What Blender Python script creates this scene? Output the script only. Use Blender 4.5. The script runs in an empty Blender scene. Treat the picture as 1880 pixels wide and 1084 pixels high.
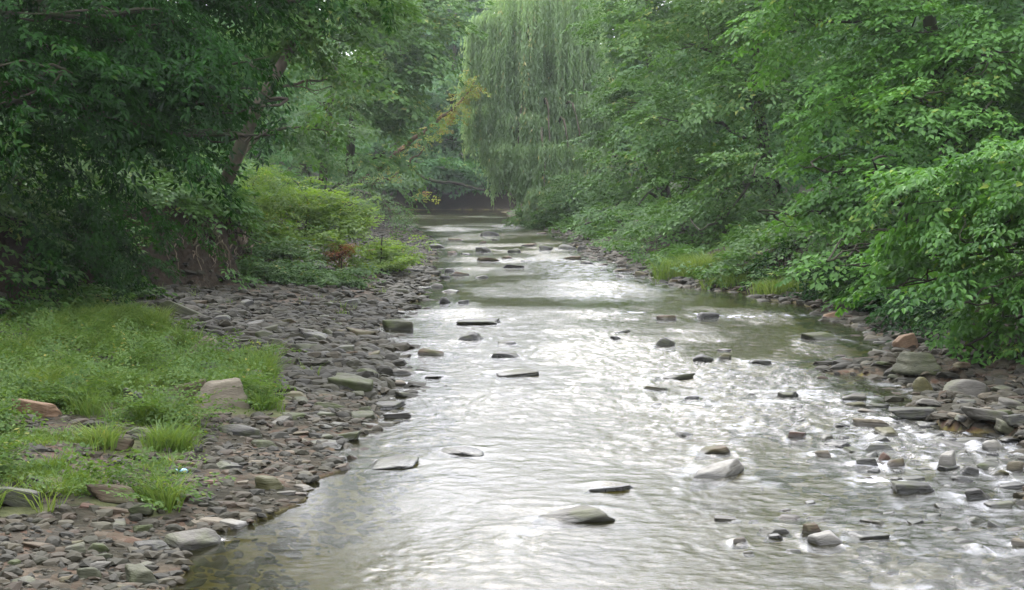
import bpy, bmesh, math, random
import numpy as np
from mathutils import Vector, Matrix, Euler

# ------------------------------------------------------------------ camera, sky, sun, exposure
SC = bpy.context.scene
COL = SC.collection
CAM_H, PITCH, LENS = 3.0, 4.64, 50.0
F = 1880 * LENS / 36.0
cam_d = bpy.data.cameras.new("camera"); cam_d.lens = LENS; cam_d.sensor_width = 36
cam_d.clip_start = 0.1; cam_d.clip_end = 3000
cam = bpy.data.objects.new("camera", cam_d); COL.objects.link(cam)
cam.location = (0, 0, CAM_H); cam.rotation_euler = (math.radians(90 - PITCH), 0, 0)
SC.camera = cam

SUN_EL, SUN_AZ = 47.0, -15.0          # azimuth measured from +Y (upstream) towards +X
world = bpy.data.worlds.new("World"); SC.world = world; world.use_nodes = True
nt = world.node_tree; nt.nodes.clear()
sky = nt.nodes.new("ShaderNodeTexSky"); sky.sky_type = 'NISHITA'; sky.sun_disc = False
sky.sun_elevation = math.radians(SUN_EL); sky.sun_rotation = math.radians(SUN_AZ)
sky.air_density = 1.0; sky.dust_density = 5.0; sky.ozone_density = 1.0
hs = nt.nodes.new("ShaderNodeHueSaturation"); hs.inputs["Saturation"].default_value = 0.34
bg = nt.nodes.new("ShaderNodeBackground"); bg.inputs["Strength"].default_value = 0.15
wo = nt.nodes.new("ShaderNodeOutputWorld")
nt.links.new(sky.outputs[0], hs.inputs["Color"]); cl = nt.nodes.new("ShaderNodeMix"); cl.data_type = 'RGBA'; cl.inputs[0].default_value = 0.86     # thin even cloud over the clear sky
cl.inputs[7].default_value = (9.0, 9.1, 10.0, 1); nt.links.new(hs.outputs[0], cl.inputs[6]); nt.links.new(cl.outputs[2], bg.inputs[0]); nt.links.new(bg.outputs[0], wo.inputs[0])

sl = bpy.data.lights.new("sun", 'SUN'); sl.energy = 0.9; sl.angle = math.radians(30); sl.color = (1.0, 0.96, 0.88)
sun = bpy.data.objects.new("sun", sl); COL.objects.link(sun)
_e, _a = math.radians(SUN_EL), math.radians(SUN_AZ)
sun_dir = Vector((math.sin(_a) * math.cos(_e), math.cos(_a) * math.cos(_e), math.sin(_e)))
sun.rotation_euler = sun_dir.to_track_quat('Z', 'Y').to_euler()
SC.view_settings.view_transform = 'Standard'; SC.view_settings.look = 'None'
SC.view_settings.exposure = 1.80; SC.view_settings.gamma = 1.0
SC.render.engine = 'CYCLES'
SC.cycles.use_denoising = True
SC.cycles.max_bounces = 6; SC.cycles.diffuse_bounces = 3; SC.cycles.glossy_bounces = 3
SC.cycles.transmission_bounces = 4; SC.cycles.transparent_max_bounces = 8; SC.cycles.volume_bounces = 0
SC.cycles.caustics_reflective = False; SC.cycles.caustics_refractive = False
SC.cycles.sample_clamp_indirect = 4.0

# ------------------------------------------------------------------ helpers
rng = np.random.default_rng(7)
R = math.radians
cp, sp = math.cos(R(PITCH)), math.sin(R(PITCH))

def ray(px, py):
    u, v = (px - 940) / F, (542 - py) / F
    return np.array([u, cp + v * sp, -sp + v * cp])
def P(px, py, Y):
    d = ray(px, py); t = Y / d[1]
    return np.array([d[0] * t, Y, CAM_H + d[2] * t])
def proj(X, Y, Z):
    dz = Z - CAM_H
    dep = Y * cp - dz * sp; up = Y * sp + dz * cp
    dep = np.where(dep < 0.5, 0.5, dep)
    return 940 + F * X / dep, 542 - F * up / dep

def _hash(ix, iy, seed):
    h = (ix.astype(np.int64) * 374761393 + iy.astype(np.int64) * 668265263 + seed * 1442695041) & 0xFFFFFFFF
    h = ((h ^ (h >> 13)) * 1274126177) & 0xFFFFFFFF
    return ((h ^ (h >> 16)) & 0xFFFFFF) / float(0xFFFFFF)
def vnoise(x, y, seed=0):
    x = np.asarray(x, float); y = np.asarray(y, float)
    ix, iy = np.floor(x), np.floor(y); fx, fy = x - ix, y - iy
    fx = fx * fx * fx * (fx * (fx * 6 - 15) + 10); fy = fy * fy * fy * (fy * (fy * 6 - 15) + 10)
    ix = ix.astype(np.int64); iy = iy.astype(np.int64)
    a = _hash(ix, iy, seed); b = _hash(ix + 1, iy, seed); c = _hash(ix, iy + 1, seed); d = _hash(ix + 1, iy + 1, seed)
    return (a * (1 - fx) + b * fx) * (1 - fy) + (c * (1 - fx) + d * fx) * fy * 1.0
def fbm(x, y, seed=0, oct=4):
    s, a, t = 0, 0.5, 0
    for i in range(oct):
        s = s + a * vnoise(x * 2 ** i, y * 2 ** i, seed + i * 17); t += a; a *= 0.5
    return s / t
def sstep(a, b, x):
    t = np.clip((x - a) / (b - a), 0, 1); return t * t * (3 - 2 * t)

def mesh_np(name, V, quads=None, tris=None, mat_idx=None, attrs=None, smooth=False):
    V = np.ascontiguousarray(V, np.float32)
    parts, starts, tot, off = [], [], [], 0
    if quads is not None and len(quads):
        q = np.asarray(quads, np.int32); parts.append(q.ravel()); starts.append(off + np.arange(len(q)) * 4); tot.append(np.full(len(q), 4)); off += q.size
    if tris is not None and len(tris):
        t = np.asarray(tris, np.int32); parts.append(t.ravel()); starts.append(off + np.arange(len(t)) * 3); tot.append(np.full(len(t), 3)); off += t.size
    loops = np.concatenate(parts).astype(np.int32); st = np.concatenate(starts).astype(np.int32); tt = np.concatenate(tot).astype(np.int32)
    me = bpy.data.meshes.new(name)
    me.vertices.add(len(V)); me.vertices.foreach_set("co", V.ravel())
    me.loops.add(len(loops)); me.loops.foreach_set("vertex_index", loops)
    me.polygons.add(len(st)); me.polygons.foreach_set("loop_start", st); me.polygons.foreach_set("loop_total", tt)
    if mat_idx is not None: me.polygons.foreach_set("material_index", np.asarray(mat_idx, np.int32))
    me.polygons.foreach_set("use_smooth", np.full(len(st), smooth))
    for k, v in (attrs or {}).items():
        a = me.attributes.new(k, 'FLOAT', 'POINT'); a.data.foreach_set("value", np.ascontiguousarray(v, np.float32))
    me.update(calc_edges=True)
    return me
def link(name, me, mats, parent=None):
    o = bpy.data.objects.new(name, me); COL.objects.link(o)
    for m in (mats if isinstance(mats, (list, tuple)) else [mats]): me.materials.append(m)
    if parent is not None: o.parent = parent
    return o
def tag(o, label=None, cat=None, group=None, kind=None):
    if label: o["label"] = label
    if cat: o["category"] = cat
    if group: o["group"] = group
    if kind: o["kind"] = kind
    return o
def empty(name, loc):
    o = bpy.data.objects.new(name, None); COL.objects.link(o); o.location = loc; o.empty_display_size = 0.3
    return o
def grid_quads(nr, nc):
    i = np.arange(nr * nc).reshape(nr, nc)
    return np.stack([i[:-1, :-1], i[:-1, 1:], i[1:, 1:], i[1:, :-1]], -1).reshape(-1, 4)

# ------------------------------------------------------------------ materials
class NB:
    def __init__(s, name):
        s.m = bpy.data.materials.new(name); s.m.use_nodes = True; s.t = s.m.node_tree; s.t.nodes.clear()
        s.out = s.t.nodes.new("ShaderNodeOutputMaterial")
    def n(s, typ, **kw):
        x = s.t.nodes.new(typ)
        for k, v in kw.items():
            if k.startswith("i_"):
                key = k[2:]; key = int(key) if key.isdigit() else key.replace("_", " ")
                x.inputs[key].default_value = v
            else: setattr(x, k, v)
        return x
    def l(s, a, b): s.t.links.new(a, b)
    def attr(s, name): return s.n("ShaderNodeAttribute", attribute_name=name).outputs["Fac"]
    def ramp(s, fac, stops):
        r = s.n("ShaderNodeValToRGB"); e = r.color_ramp.elements
        while len(e) < len(stops): e.new(0.5)
        for x, (p, c) in zip(e, stops): x.position = p; x.color = (*c, 1) if len(c) == 3 else c
        s.l(fac, r.inputs[0]); return r.outputs[0]
    def noise(s, scale, detail=4, rough=0.6, coord=None, vec_scale=None, w=None):
        tc = s.n("ShaderNodeTexCoord").outputs[coord or "Object"]
        if vec_scale:
            mp = s.n("ShaderNodeMapping"); mp.inputs["Scale"].default_value = vec_scale; s.l(tc, mp.inputs[0]); tc = mp.outputs[0]
        x = s.n("ShaderNodeTexNoise"); x.inputs["Scale"].default_value = scale; x.inputs["Detail"].default_value = detail; x.inputs["Roughness"].default_value = rough
        s.l(tc, x.inputs["Vector"]); return x.outputs["Fac"]
    def mix(s, fac, a, b):
        x = s.n("ShaderNodeMix", data_type='RGBA')
        for sock, v in ((x.inputs[0], fac), (x.inputs[6], a), (x.inputs[7], b)):
            if isinstance(v, (int, float)): sock.default_value = v
            elif isinstance(v, (tuple, list)): sock.default_value = (*v, 1)
            else: s.l(v, sock)
        return x.outputs[2]
    def math(s, op, a, b=None):
        x = s.n("ShaderNodeMath", operation=op)
        for k, v in ((0, a), (1, b)):
            if v is None: continue
            if isinstance(v, (int, float)): x.inputs[k].default_value = v
            else: s.l(v, x.inputs[k])
        return x.outputs[0]

def leaf_mat(name, c0, c1, trans=0.35, gloss=0.022, rough=0.4, mid=None):
    b = NB(name)
    t = b.attr("tint")
    stops = [(0.0, c0), (0.93, c1), (1.0, (c1[0] * 2.0, c1[1] * 1.2, c1[2]))] if mid is None else [(0.0, c0), (0.5, mid), (1.0, c1)]
    col = b.ramp(t, stops)
    d = b.n("ShaderNodeBsdfDiffuse"); b.l(col, d.inputs[0])
    tr = b.n("ShaderNodeBsdfTranslucent"); tc = b.mix(0.5, col, (c1[0] * 1.2, c1[1] * 1.3, c1[2] * 0.5)); b.l(tc, tr.inputs[0])
    m1 = b.n("ShaderNodeMixShader"); m1.inputs[0].default_value = trans; b.l(d.outputs[0], m1.inputs[1]); b.l(tr.outputs[0], m1.inputs[2])
    g = b.n("ShaderNodeBsdfGlossy"); g.inputs["Roughness"].default_value = rough; g.inputs["Color"].default_value = (0.9, 0.95, 0.95, 1)
    m2 = b.n("ShaderNodeMixShader"); m2.inputs[0].default_value = gloss; b.l(m1.outputs[0], m2.inputs[1]); b.l(g.outputs[0], m2.inputs[2])
    b.l(m2.outputs[0], b.out.inputs[0]); return b.m
def bark_mat(name, c0, c1, sc=6):
    b = NB(name)
    n1 = b.noise(sc, 6, 0.65, vec_scale=(1, 1, 0.18)); n2 = b.noise(1.3, 3)
    col = b.mix(b.ramp(n2, [(0.4, (0, 0, 0)), (0.62, (0.7, 0.7, 0.7))]), b.ramp(n1, [(0.3, c0), (0.7, c1)]), (0.035, 0.05, 0.02))
    p = b.n("ShaderNodeBsdfPrincipled"); p.inputs["Roughness"].default_value = 0.9; p.inputs["Specular IOR Level"].default_value = 0.1; b.l(col, p.inputs["Base Color"])
    bp = b.n("ShaderNodeBump"); bp.inputs["Strength"].default_value = 0.8; bp.inputs["Distance"].default_value = 0.04; b.l(n1, bp.inputs["Height"]); b.l(bp.outputs[0], p.inputs["Normal"])
    b.l(p.outputs[0], b.out.inputs[0]); return b.m
def stone_mat(name, c0, c1, spot=(0.09, 0.1, 0.05), rough=0.5, spotamt=0.5):
    b = NB(name)
    info = b.n("ShaderNodeObjectInfo").outputs["Random"]
    tcs = b.n("ShaderNodeTexCoord").outputs["Object"]
    ad = b.n("ShaderNodeVectorMath", operation='ADD'); b.l(tcs, ad.inputs[0])
    cb = b.n("ShaderNodeCombineXYZ"); b.l(b.math('MULTIPLY', info, 37.0), cb.inputs[0]); b.l(b.math('MULTIPLY', info, 19.0), cb.inputs[2]); b.l(cb.outputs[0], ad.inputs[1])
    def nz(scale, det, vs):
        mp = b.n("ShaderNodeMapping"); mp.inputs["Scale"].default_value = vs; b.l(ad.outputs[0], mp.inputs[0])
        x = b.n("ShaderNodeTexNoise"); x.inputs["Scale"].default_value = scale; x.inputs["Detail"].default_value = det; x.inputs["Roughness"].default_value = 0.65
        b.l(mp.outputs[0], x.inputs["Vector"]); return x.outputs["Fac"]
    n1 = nz(5, 6, (1, 1, 2.5)); n2 = nz(2.6, 4, (1, 1, 1)); n3 = nz(14, 4, (1, 1, 5))
    col = b.mix(b.math('MULTIPLY', b.ramp(n2, [(0.47, (0, 0, 0)), (0.6, (1, 1, 1))]), spotamt), b.ramp(n1, [(0.3, c0), (0.72, c1)]), spot)
    geo = b.n("ShaderNodeNewGeometry"); sx = b.n("ShaderNodeSeparateXYZ"); b.l(geo.outputs["Position"], sx.inputs[0])
    wet = b.ramp(b.math('ADD', sx.outputs[2], b.math('MULTIPLY', n2, 0.06)), [(0.055, (1, 1, 1)), (0.085, (0, 0, 0))])     # soaked rim just above the water level
    col = b.mix(b.math('MULTIPLY', wet, 0.62), col, (0.012, 0.013, 0.010))
    p = b.n("ShaderNodeBsdfPrincipled"); b.l(col, p.inputs["Base Color"])
    b.l(b.math('SUBTRACT', b.math('ADD', b.math('MULTIPLY', n2, 0.3), rough + 0.02), b.math('MULTIPLY', wet, 0.2)), p.inputs["Roughness"])
    b.l(b.math('ADD', b.math('MULTIPLY', wet, 0.25), 0.22), p.inputs["Specular IOR Level"])
    bp = b.n("ShaderNodeBump"); bp.inputs["Strength"].default_value = 0.9; bp.inputs["Distance"].default_value = 0.02; b.l(n3, bp.inputs["Height"]); b.l(bp.outputs[0], p.inputs["Normal"])
    b.l(p.outputs[0], b.out.inputs[0]); return b.m

M = {}
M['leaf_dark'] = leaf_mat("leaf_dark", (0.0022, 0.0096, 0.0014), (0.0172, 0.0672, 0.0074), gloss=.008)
M['leaf_mid']    = leaf_mat("leaf_mid",    (0.0285, 0.0769, 0.0149), (0.0836, 0.1685, 0.0351))
M['leaf_bright'] = leaf_mat("leaf_bright", (0.0329, 0.0994, 0.0160), (0.1027, 0.2331, 0.0407))
M['leaf_grey']   = leaf_mat("leaf_grey",   (0.0324, 0.0763, 0.0223), (0.0929, 0.1627, 0.0540))
M['leaf_yellow'] = leaf_mat("leaf_yellow", (0.0561, 0.1192, 0.0125), (0.1551, 0.2383, 0.0352), trans=0.5)
M['leaf_willow'] = leaf_mat("leaf_willow", (0.1073, 0.1807, 0.0775), (0.2445, 0.3517, 0.1766), trans=0.6)
M['leaf_far']    = leaf_mat("leaf_far",    (0.0260, 0.0841, 0.0237), (0.0806, 0.1791, 0.0493), gloss=0.02)
M['leaf_orange'] = leaf_mat("leaf_orange", (0.1181, 0.0297, 0.0086), (0.1690, 0.0594, 0.0172))
M['leaf_gold'] = leaf_mat("leaf_gold", (0.2646, 0.1203, 0.0360), (0.2286, 0.3248, 0.0602), mid=(0.3248, 0.2646, 0.0722))
M['grass'] = leaf_mat("grass_blade", (0.0428, 0.0971, 0.0162), (0.1965, 0.2450, 0.0628), trans=0.4, gloss=.015, mid=(0.0898, 0.1605, 0.0296))
M['weed']        = leaf_mat("weed_leaf",   (0.0356, 0.0833, 0.0158), (0.1101, 0.1728, 0.0412), trans=0.4, gloss=.012)
M['bark']        = bark_mat("bark_brown", (0.0375, 0.0300, 0.0225), (0.1200, 0.0975, 0.0750))
M['bark_dark']   = bark_mat("bark_dark", (0.0225, 0.0188, 0.0150), (0.0675, 0.0562, 0.0450))
M['bark_red']    = bark_mat("bark_reddish", (0.1050, 0.0578, 0.0368), (0.2310, 0.1365, 0.0945))
M['black_brown_bark']    = bark_mat("bark_black_brown", (0.0075, 0.0060, 0.0045), (0.0225, 0.0180, 0.0135))  # black-brown, the darkest of the barks, with the same dull finish
M['root']        = bark_mat("root_bark", (0.0892, 0.0638, 0.0447), (0.2550, 0.2040, 0.1530))
STONE = {
 'dark grey':   stone_mat("stone_dark_grey", (0.0184, 0.0186, 0.0170), (0.0499, 0.0484, 0.0416), rough=0.32),
 'grey':        stone_mat("stone_grey", (0.0473, 0.0446, 0.0373), (0.0999, 0.0942, 0.0778), rough=0.45),
 'mossy green': stone_mat("stone_mossy", (0.0279, 0.0316, 0.0174), (0.0651, 0.0657, 0.0397), spot=(0.0397, 0.0515, 0.0136), spotamt=0.75),
 'tan':         stone_mat("stone_tan", (0.0868, 0.0744, 0.0527), (0.1674, 0.1457, 0.1085), spot=(0.0868, 0.0806, 0.0496), rough=0.6),
 'brown':       stone_mat("stone_brown", (0.0421, 0.0298, 0.0181), (0.0894, 0.0670, 0.0416), rough=0.5),
 'rusty brown': stone_mat("stone_rusty", (0.0682, 0.0384, 0.0260), (0.1240, 0.0732, 0.0521), spot=(0.0620, 0.0496, 0.0372), rough=0.5),
 'pale':        stone_mat("stone_pale", (0.1612, 0.1550, 0.1364), (0.2728, 0.2635, 0.2356), spot=(0.1240, 0.1178, 0.0868), rough=0.6),
 'olive':       stone_mat("stone_olive", (0.0434, 0.0409, 0.0155), (0.0899, 0.0806, 0.0310), spot=(0.0310, 0.0341, 0.0124), rough=0.35),
 'orange brown':stone_mat("stone_orange", (0.1054, 0.0651, 0.0372), (0.1798, 0.1178, 0.0713), spot=(0.0930, 0.0620, 0.0372), rough=0.55),
}

# ------------------------------------------------------------------ the valley: channel edges and terrain
def edge(pts):
    q = np.array([(P(px, py, 1) if False else (lambda d: (d[0] * CAM_H / -d[2], d[1] * CAM_H / -d[2]))(ray(px, py))) for px, py in pts])
    o = np.argsort(q[:, 1]); return q[o, 1], q[o, 0]
LY, LX = edge([(330, 1084), (420, 1000), (520, 930), (600, 870), (640, 820), (705, 770), (735, 720), (710, 660), (700, 610),
               (740, 560), (790, 520), (800, 480), (785, 450), (770, 425), (715, 410), (690, 402)])
RY, RX = edge([(1900, 780), (1810, 700), (1670, 650), (1580, 600), (1520, 570), (1420, 545), (1250, 520), (1190, 500), (1130, 480),
               (1075, 460), (1055, 440), (1000, 415), (950, 404), (930, 396), (925, 388)])
LY = np.concatenate([[-20, 6], LY, [112, 116, 122, 160]]); LX = np.concatenate([[-5.0, -3.3], LX, [-13, -20, -42, -60]])
RY = np.concatenate([[-20, 10], RY, [200]]); RX = np.concatenate([[6.2, 6.4], RX, [2.0]])
YFAR = 143.0
def edges(Y):
    n = (vnoise(Y * 1.3, Y * 0 + 3, 5) - .5) * 0.5 + (vnoise(Y * 0.45, Y * 0 + 9, 6) - .5) * 0.5
    m = (vnoise(Y * 1.1, Y * 0 + 7, 8) - .5) * 0.5 + (vnoise(Y * 0.4, Y * 0 + 1, 9) - .5) * 0.5
    return np.interp(Y, LY, LX) + n, np.interp(Y, RY, RX) + m
def terrain(X, Y):
    X = np.asarray(X, float); Y = np.asarray(Y, float)
    xl, xr = edges(Y)
    yf = YFAR + (vnoise(X * 0.3, X * 0, 31) - .5) * 4
    dl, dr, df = xl - X, X - xr, Y - yf
    s = np.maximum(np.maximum(dl, dr), df)                 # > 0 on land
    n1 = fbm(X * 0.5, Y * 0.5, 11) - .5; n2 = fbm(X * 2.3, Y * 2.3, 12, 3) - .5
    shallow = sstep(3.0, 5.2, X) * sstep(27, 22, Y)
    bed = -0.05 - (0.30 - 0.16 * shallow) * sstep(0, 2.2, -s) + n1 * 0.10 + n2 * 0.05
    bed = bed + (.06 + .19 * sstep(.42, .60, fbm(X * .9, Y * .7, 14, 3))) * sstep(3.5, 5.0, X) * sstep(27, 21, Y) * sstep(11, 14, Y)
    # grassy bank side
    XB = -8.5 + (vnoise(Y * 0.35, Y * 0, 21) - .5) * 1.8 + 1.1 * np.exp(-((Y - 37.5) / 3.2) ** 2) + sstep(22, 10, Y) * -2.0 + sstep(100, 112, Y) * -60
    flatz = 0.02 + 0.085 * np.clip(dl, 0, 9) + n1 * 0.14 * sstep(0.2, 1.5, dl) + n2 * 0.05
    db = XB - X
    cut = sstep(0.0, 0.55, db) * (1.45 + 0.5 * (vnoise(Y * 0.5, Y * 0 + 2, 22) - .3)) * sstep(15, 26, Y)
    gul = (fbm(Y * 1.6, Y * 0 + 6, 24, 3) - .5) * 1.0 + (fbm(X * 1.5, Y * 1.5, 25, 3) - .5) * .5
    db = db + gul * sstep(24, 30, Y)
    cut = sstep(0.0, 0.7, db) * (1.45 + 0.5 * (vnoise(Y * 0.5, Y * 0 + 2, 22) - .3)) * sstep(15, 26, Y)
    rise = np.where(db > 0.4, (db - 0.4) * 0.24, 0) + n1 * 0.6 * sstep(0.5, 3, db)
    left = flatz + cut + rise
    # leafy bank side
    right = 0.02 + 0.07 * np.clip(dr, 0, 1.0) + sstep(0.5, 3.0, dr) * (.25 + .7 * vnoise(Y * .25, Y * 0 + 4, 23)) + np.clip(dr - 1.2, 0, 500) * 0.22 + n1 * 0.5 * sstep(0.5, 3, dr) + n2 * 0.05
    far = 0.05 + sstep(0, 5, df) * 2.3 + np.clip(df - 3, 0, 500) * 0.17 + n1 * 0.9 * sstep(1, 4, df)
    land = np.where(s == dl, left, np.where(s == dr, right, far))
    land = np.where((df > 0), np.maximum(land * (dl > 0), far), land)
    return np.where(s > 0, land, bed), s, dl, dr, df, db
def h(X, Y): return terrain(X, Y)[0]
_T = np.concatenate([np.arange(7, 40, 0.04), np.arange(40, 260, 0.2)])
def hit(px, py, water=True):
    d = ray(px, py); t = _T
    X, Y, Z = d[0] * t, d[1] * t, CAM_H + d[2] * t
    g = h(X, Y)
    if water: g = np.maximum(g, 0)
    k = np.argmax(Z <= g)
    if not (Z[k] <= g[k]): k = len(t) - 1
    return np.array([X[k], Y[k], g[k]])

def build_ground():
    Yr = np.concatenate([np.linspace(-25, 5, 26), np.exp(np.linspace(math.log(6), math.log(300), 760))])
    u = np.concatenate([np.linspace(-1, 1, 460)])
    rows = []
    for y in Yr:
        w = 9 + 0.40 * max(y, 0)
        inner = u * w
        out = w + (150 - w) * (np.linspace(0, 1, 26)[1:] ** 1.7) if w < 149 else w + np.arange(1, 26) * 1.0
        rows.append(np.concatenate([-out[::-1], inner, out]))
    X = np.array(rows); Y = np.repeat(Yr[:, None], X.shape[1], 1)
    Z, s, dl, dr, df, db = terrain(X.ravel(), Y.ravel())
    px, py = proj(X.ravel(), Y.ravel(), Z)
    V = np.stack([X.ravel(), Y.ravel(), Z], 1)
    soil = sstep(-0.2, 0.3, db) * sstep(2.2, 1.0, db) + sstep(0.5, 1.2, dr) * sstep(4, 2, dr) + sstep(0.2, 1, df) * sstep(8, 5, df)
    green = grass_mask(X.ravel(), Y.ravel(), px, py)
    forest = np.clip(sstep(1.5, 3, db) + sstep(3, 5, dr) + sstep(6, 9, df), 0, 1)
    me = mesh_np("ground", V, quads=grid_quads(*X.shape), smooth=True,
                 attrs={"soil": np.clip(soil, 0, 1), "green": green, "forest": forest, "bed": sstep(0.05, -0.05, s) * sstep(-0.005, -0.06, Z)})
    b = NB("ground_soil")
    n1 = b.noise(1.1, 5); n2 = b.noise(9, 6, 0.7); n3 = b.noise(40, 3)
    tc = b.n("ShaderNodeTexCoord").outputs["Object"]
    vo = b.n("ShaderNodeTexVoronoi"); vo.inputs["Scale"].default_value = 11; b.l(tc, vo.inputs["Vector"])
    hsv = b.n("ShaderNodeSeparateColor"); b.l(vo.outputs["Color"], hsv.inputs[0])
    peb = b.ramp(hsv.outputs[0], [(0.0, (0.0208, 0.0198, 0.0157)), (0.35, (0.0485, 0.0422, 0.0314)), (0.6, (0.0762, 0.0594, 0.0393)), (0.8, (0.0693, 0.0396, 0.0252)), (1.0, (0.1178, 0.0990, 0.0729))])
    mud = b.ramp(n2, [(0.3, (0.0097, 0.0087, 0.0047)), (0.7, (0.0308, 0.0273, 0.0154))])
    shing = b.mix(b.ramp(n1, [(0.42, (0, 0, 0)), (0.6, (1, 1, 1))]), mud, peb)
    bedc = b.mix(0.55, b.ramp(n2, [(0.3, (0.1076, 0.0972, 0.0139)), (0.7, (0.3228, 0.2882, 0.0484))]), b.mix(0.5, peb, (0.1845, 0.1707, 0.0260)))
    soilc = b.ramp(n2, [(0.25, (0.0107, 0.0078, 0.0045)), (0.75, (0.0368, 0.0265, 0.0161))])
    grc = b.ramp(n2, [(0.3, (0.0386, 0.0472, 0.0172)), (0.7, (0.0858, 0.0901, 0.0386))])
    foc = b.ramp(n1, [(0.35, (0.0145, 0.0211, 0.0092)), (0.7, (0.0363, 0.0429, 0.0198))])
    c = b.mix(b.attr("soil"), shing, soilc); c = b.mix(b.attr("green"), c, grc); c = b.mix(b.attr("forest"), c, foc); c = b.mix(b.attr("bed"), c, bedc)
    p = b.n("ShaderNodeBsdfPrincipled"); b.l(c, p.inputs["Base Color"]); p.inputs["Roughness"].default_value = 0.85; p.inputs["Specular IOR Level"].default_value = 0.15
    hgt = b.math('ADD', b.math('MULTIPLY', n2, 0.6), b.math('ADD', b.math('MULTIPLY', n3, 0.25), b.math('MULTIPLY', vo.outputs["Distance"], -0.5)))
    bp = b.n("ShaderNodeBump"); bp.inputs["Strength"].default_value = 0.9; bp.inputs["Distance"].default_value = 0.06; b.l(hgt, bp.inputs["Height"]); b.l(bp.outputs[0], p.inputs["Normal"])
    b.l(p.outputs[0], b.out.inputs[0])
    tag(link("ground", me, b.m), "stony creek banks and wooded valley sides", None, None, "structure")

def in_poly(px, py, poly):
    c = np.zeros(np.shape(px), bool); n = len(poly)
    for i in range(n):
        x0, y0 = poly[i]; x1, y1 = poly[(i + 1) % n]
        cond = ((y0 > py) != (y1 > py))
        xx = (x1 - x0) * (py - y0) / ((y1 - y0) if y1 != y0 else 1e-9) + x0
        c ^= cond & (px < xx)
    return c
GRASS_POLY = [(-700, 575), (150, 575), (300, 590), (350, 640), (410, 655), (520, 680), (545, 745), (500, 780), (440, 775), (400, 800), (370, 840), (330, 850), (340, 930), (250, 950),
              (150, 925), (60, 940), (-100, 960), (-700, 1000)]
def grass_mask(X, Y, px, py):
    jx = (fbm(X * 1.1, Y * 1.1, 41) - .5) * 110; jy = (fbm(X * 1.1, Y * 1.1, 42) - .5) * 70
    m = in_poly(px + jx, py + jy, GRASS_POLY) & (Y > 8) & (Y < 45) & (X < 0)
    return m.astype(float) * sstep(0.37, 0.50, fbm(X * 1.2 + 5, Y * 1.2, 45))

build_ground()

# ------------------------------------------------------------------ stones (described list first: the water needs their places)
ICO = {}
def ico(n):
    if n not in ICO:
        bm = bmesh.new(); bmesh.ops.create_icosphere(bm, subdivisions=n, radius=1.0); bm.verts.index_update()
        ICO[n] = (np.array([v.co[:] for v in bm.verts]), np.array([[v.index for v in f.verts] for f in bm.faces])); bm.free()
    return ICO[n]
def stone_shape(rg, sx, sy, sz, n=4, worn=10.0, noise=.05, boxy=False):
    """a worn stone: a sphere pressed against bedding planes, joint planes and a few broken corners"""
    D, Fc = ico(n); Nn, dd = [], []
    Nn.append((rg.normal(0, .10), rg.normal(0, .10), 1)); dd.append(rg.uniform(.62, .85))
    Nn.append((0, 0, -1)); dd.append(.9)
    k = 4 if boxy else rg.integers(4, 8); a0 = .8 + rg.normal(0, .12) - .8 if boxy else rg.uniform(0, 6.28)
    if boxy: Nn[0] = (rg.normal(0, .04), -.05, 1)
    for i in range(k):
        a = a0 + (i + rg.uniform(-.38, .38) * (.3 if boxy else 1)) * 2 * math.pi / k; Nn.append((math.cos(a), math.sin(a), rg.normal(.12, .25))); dd.append(rg.uniform(.66, 1.0))
    for i in range(1 if boxy else rg.integers(2, 5)):
        a = rg.uniform(0, 6.28); Nn.append((math.cos(a), math.sin(a), rg.uniform(.5, 1.4))); dd.append(rg.uniform(.72, .98))
    Nn = norm_(np.array(Nn, float)); dd = np.array(dd)
    r = (np.maximum(D @ Nn.T, 0) / dd) ** worn
    r = r.sum(1) ** (-1 / worn)
    p = D * r[:, None]
    o = rg.uniform(0, 50, 3)
    r2 = 1 + noise * 2 * (fbm(D[:, 0] * 2.2 + o[0] + D[:, 2], D[:, 1] * 2.2 + o[1] - D[:, 2], 7, 3) - .5)
    p = p * r2[:, None]
    lay = rg.uniform(5, 11)                                      # bedding: thin ledges round the sides
    led = (vnoise(p[:, 2] * lay + o[2], p[:, 0] * .8 + p[:, 1] * .6 + o[0], 13) - .5) * .13 * np.clip(1 - np.abs(D[:, 2]) * 1.1, 0, 1)
    p[:, :2] *= (1 + led)[:, None]
    p[:, 0] += p[:, 1] * rg.uniform(-.3, .3)
    mx = np.abs(p).max(0); return p / mx * np.array([sx / 2, sy / 2, sz / 2]), Fc
def norm_(v): return v / np.linalg.norm(v, axis=1, keepdims=True)
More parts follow.
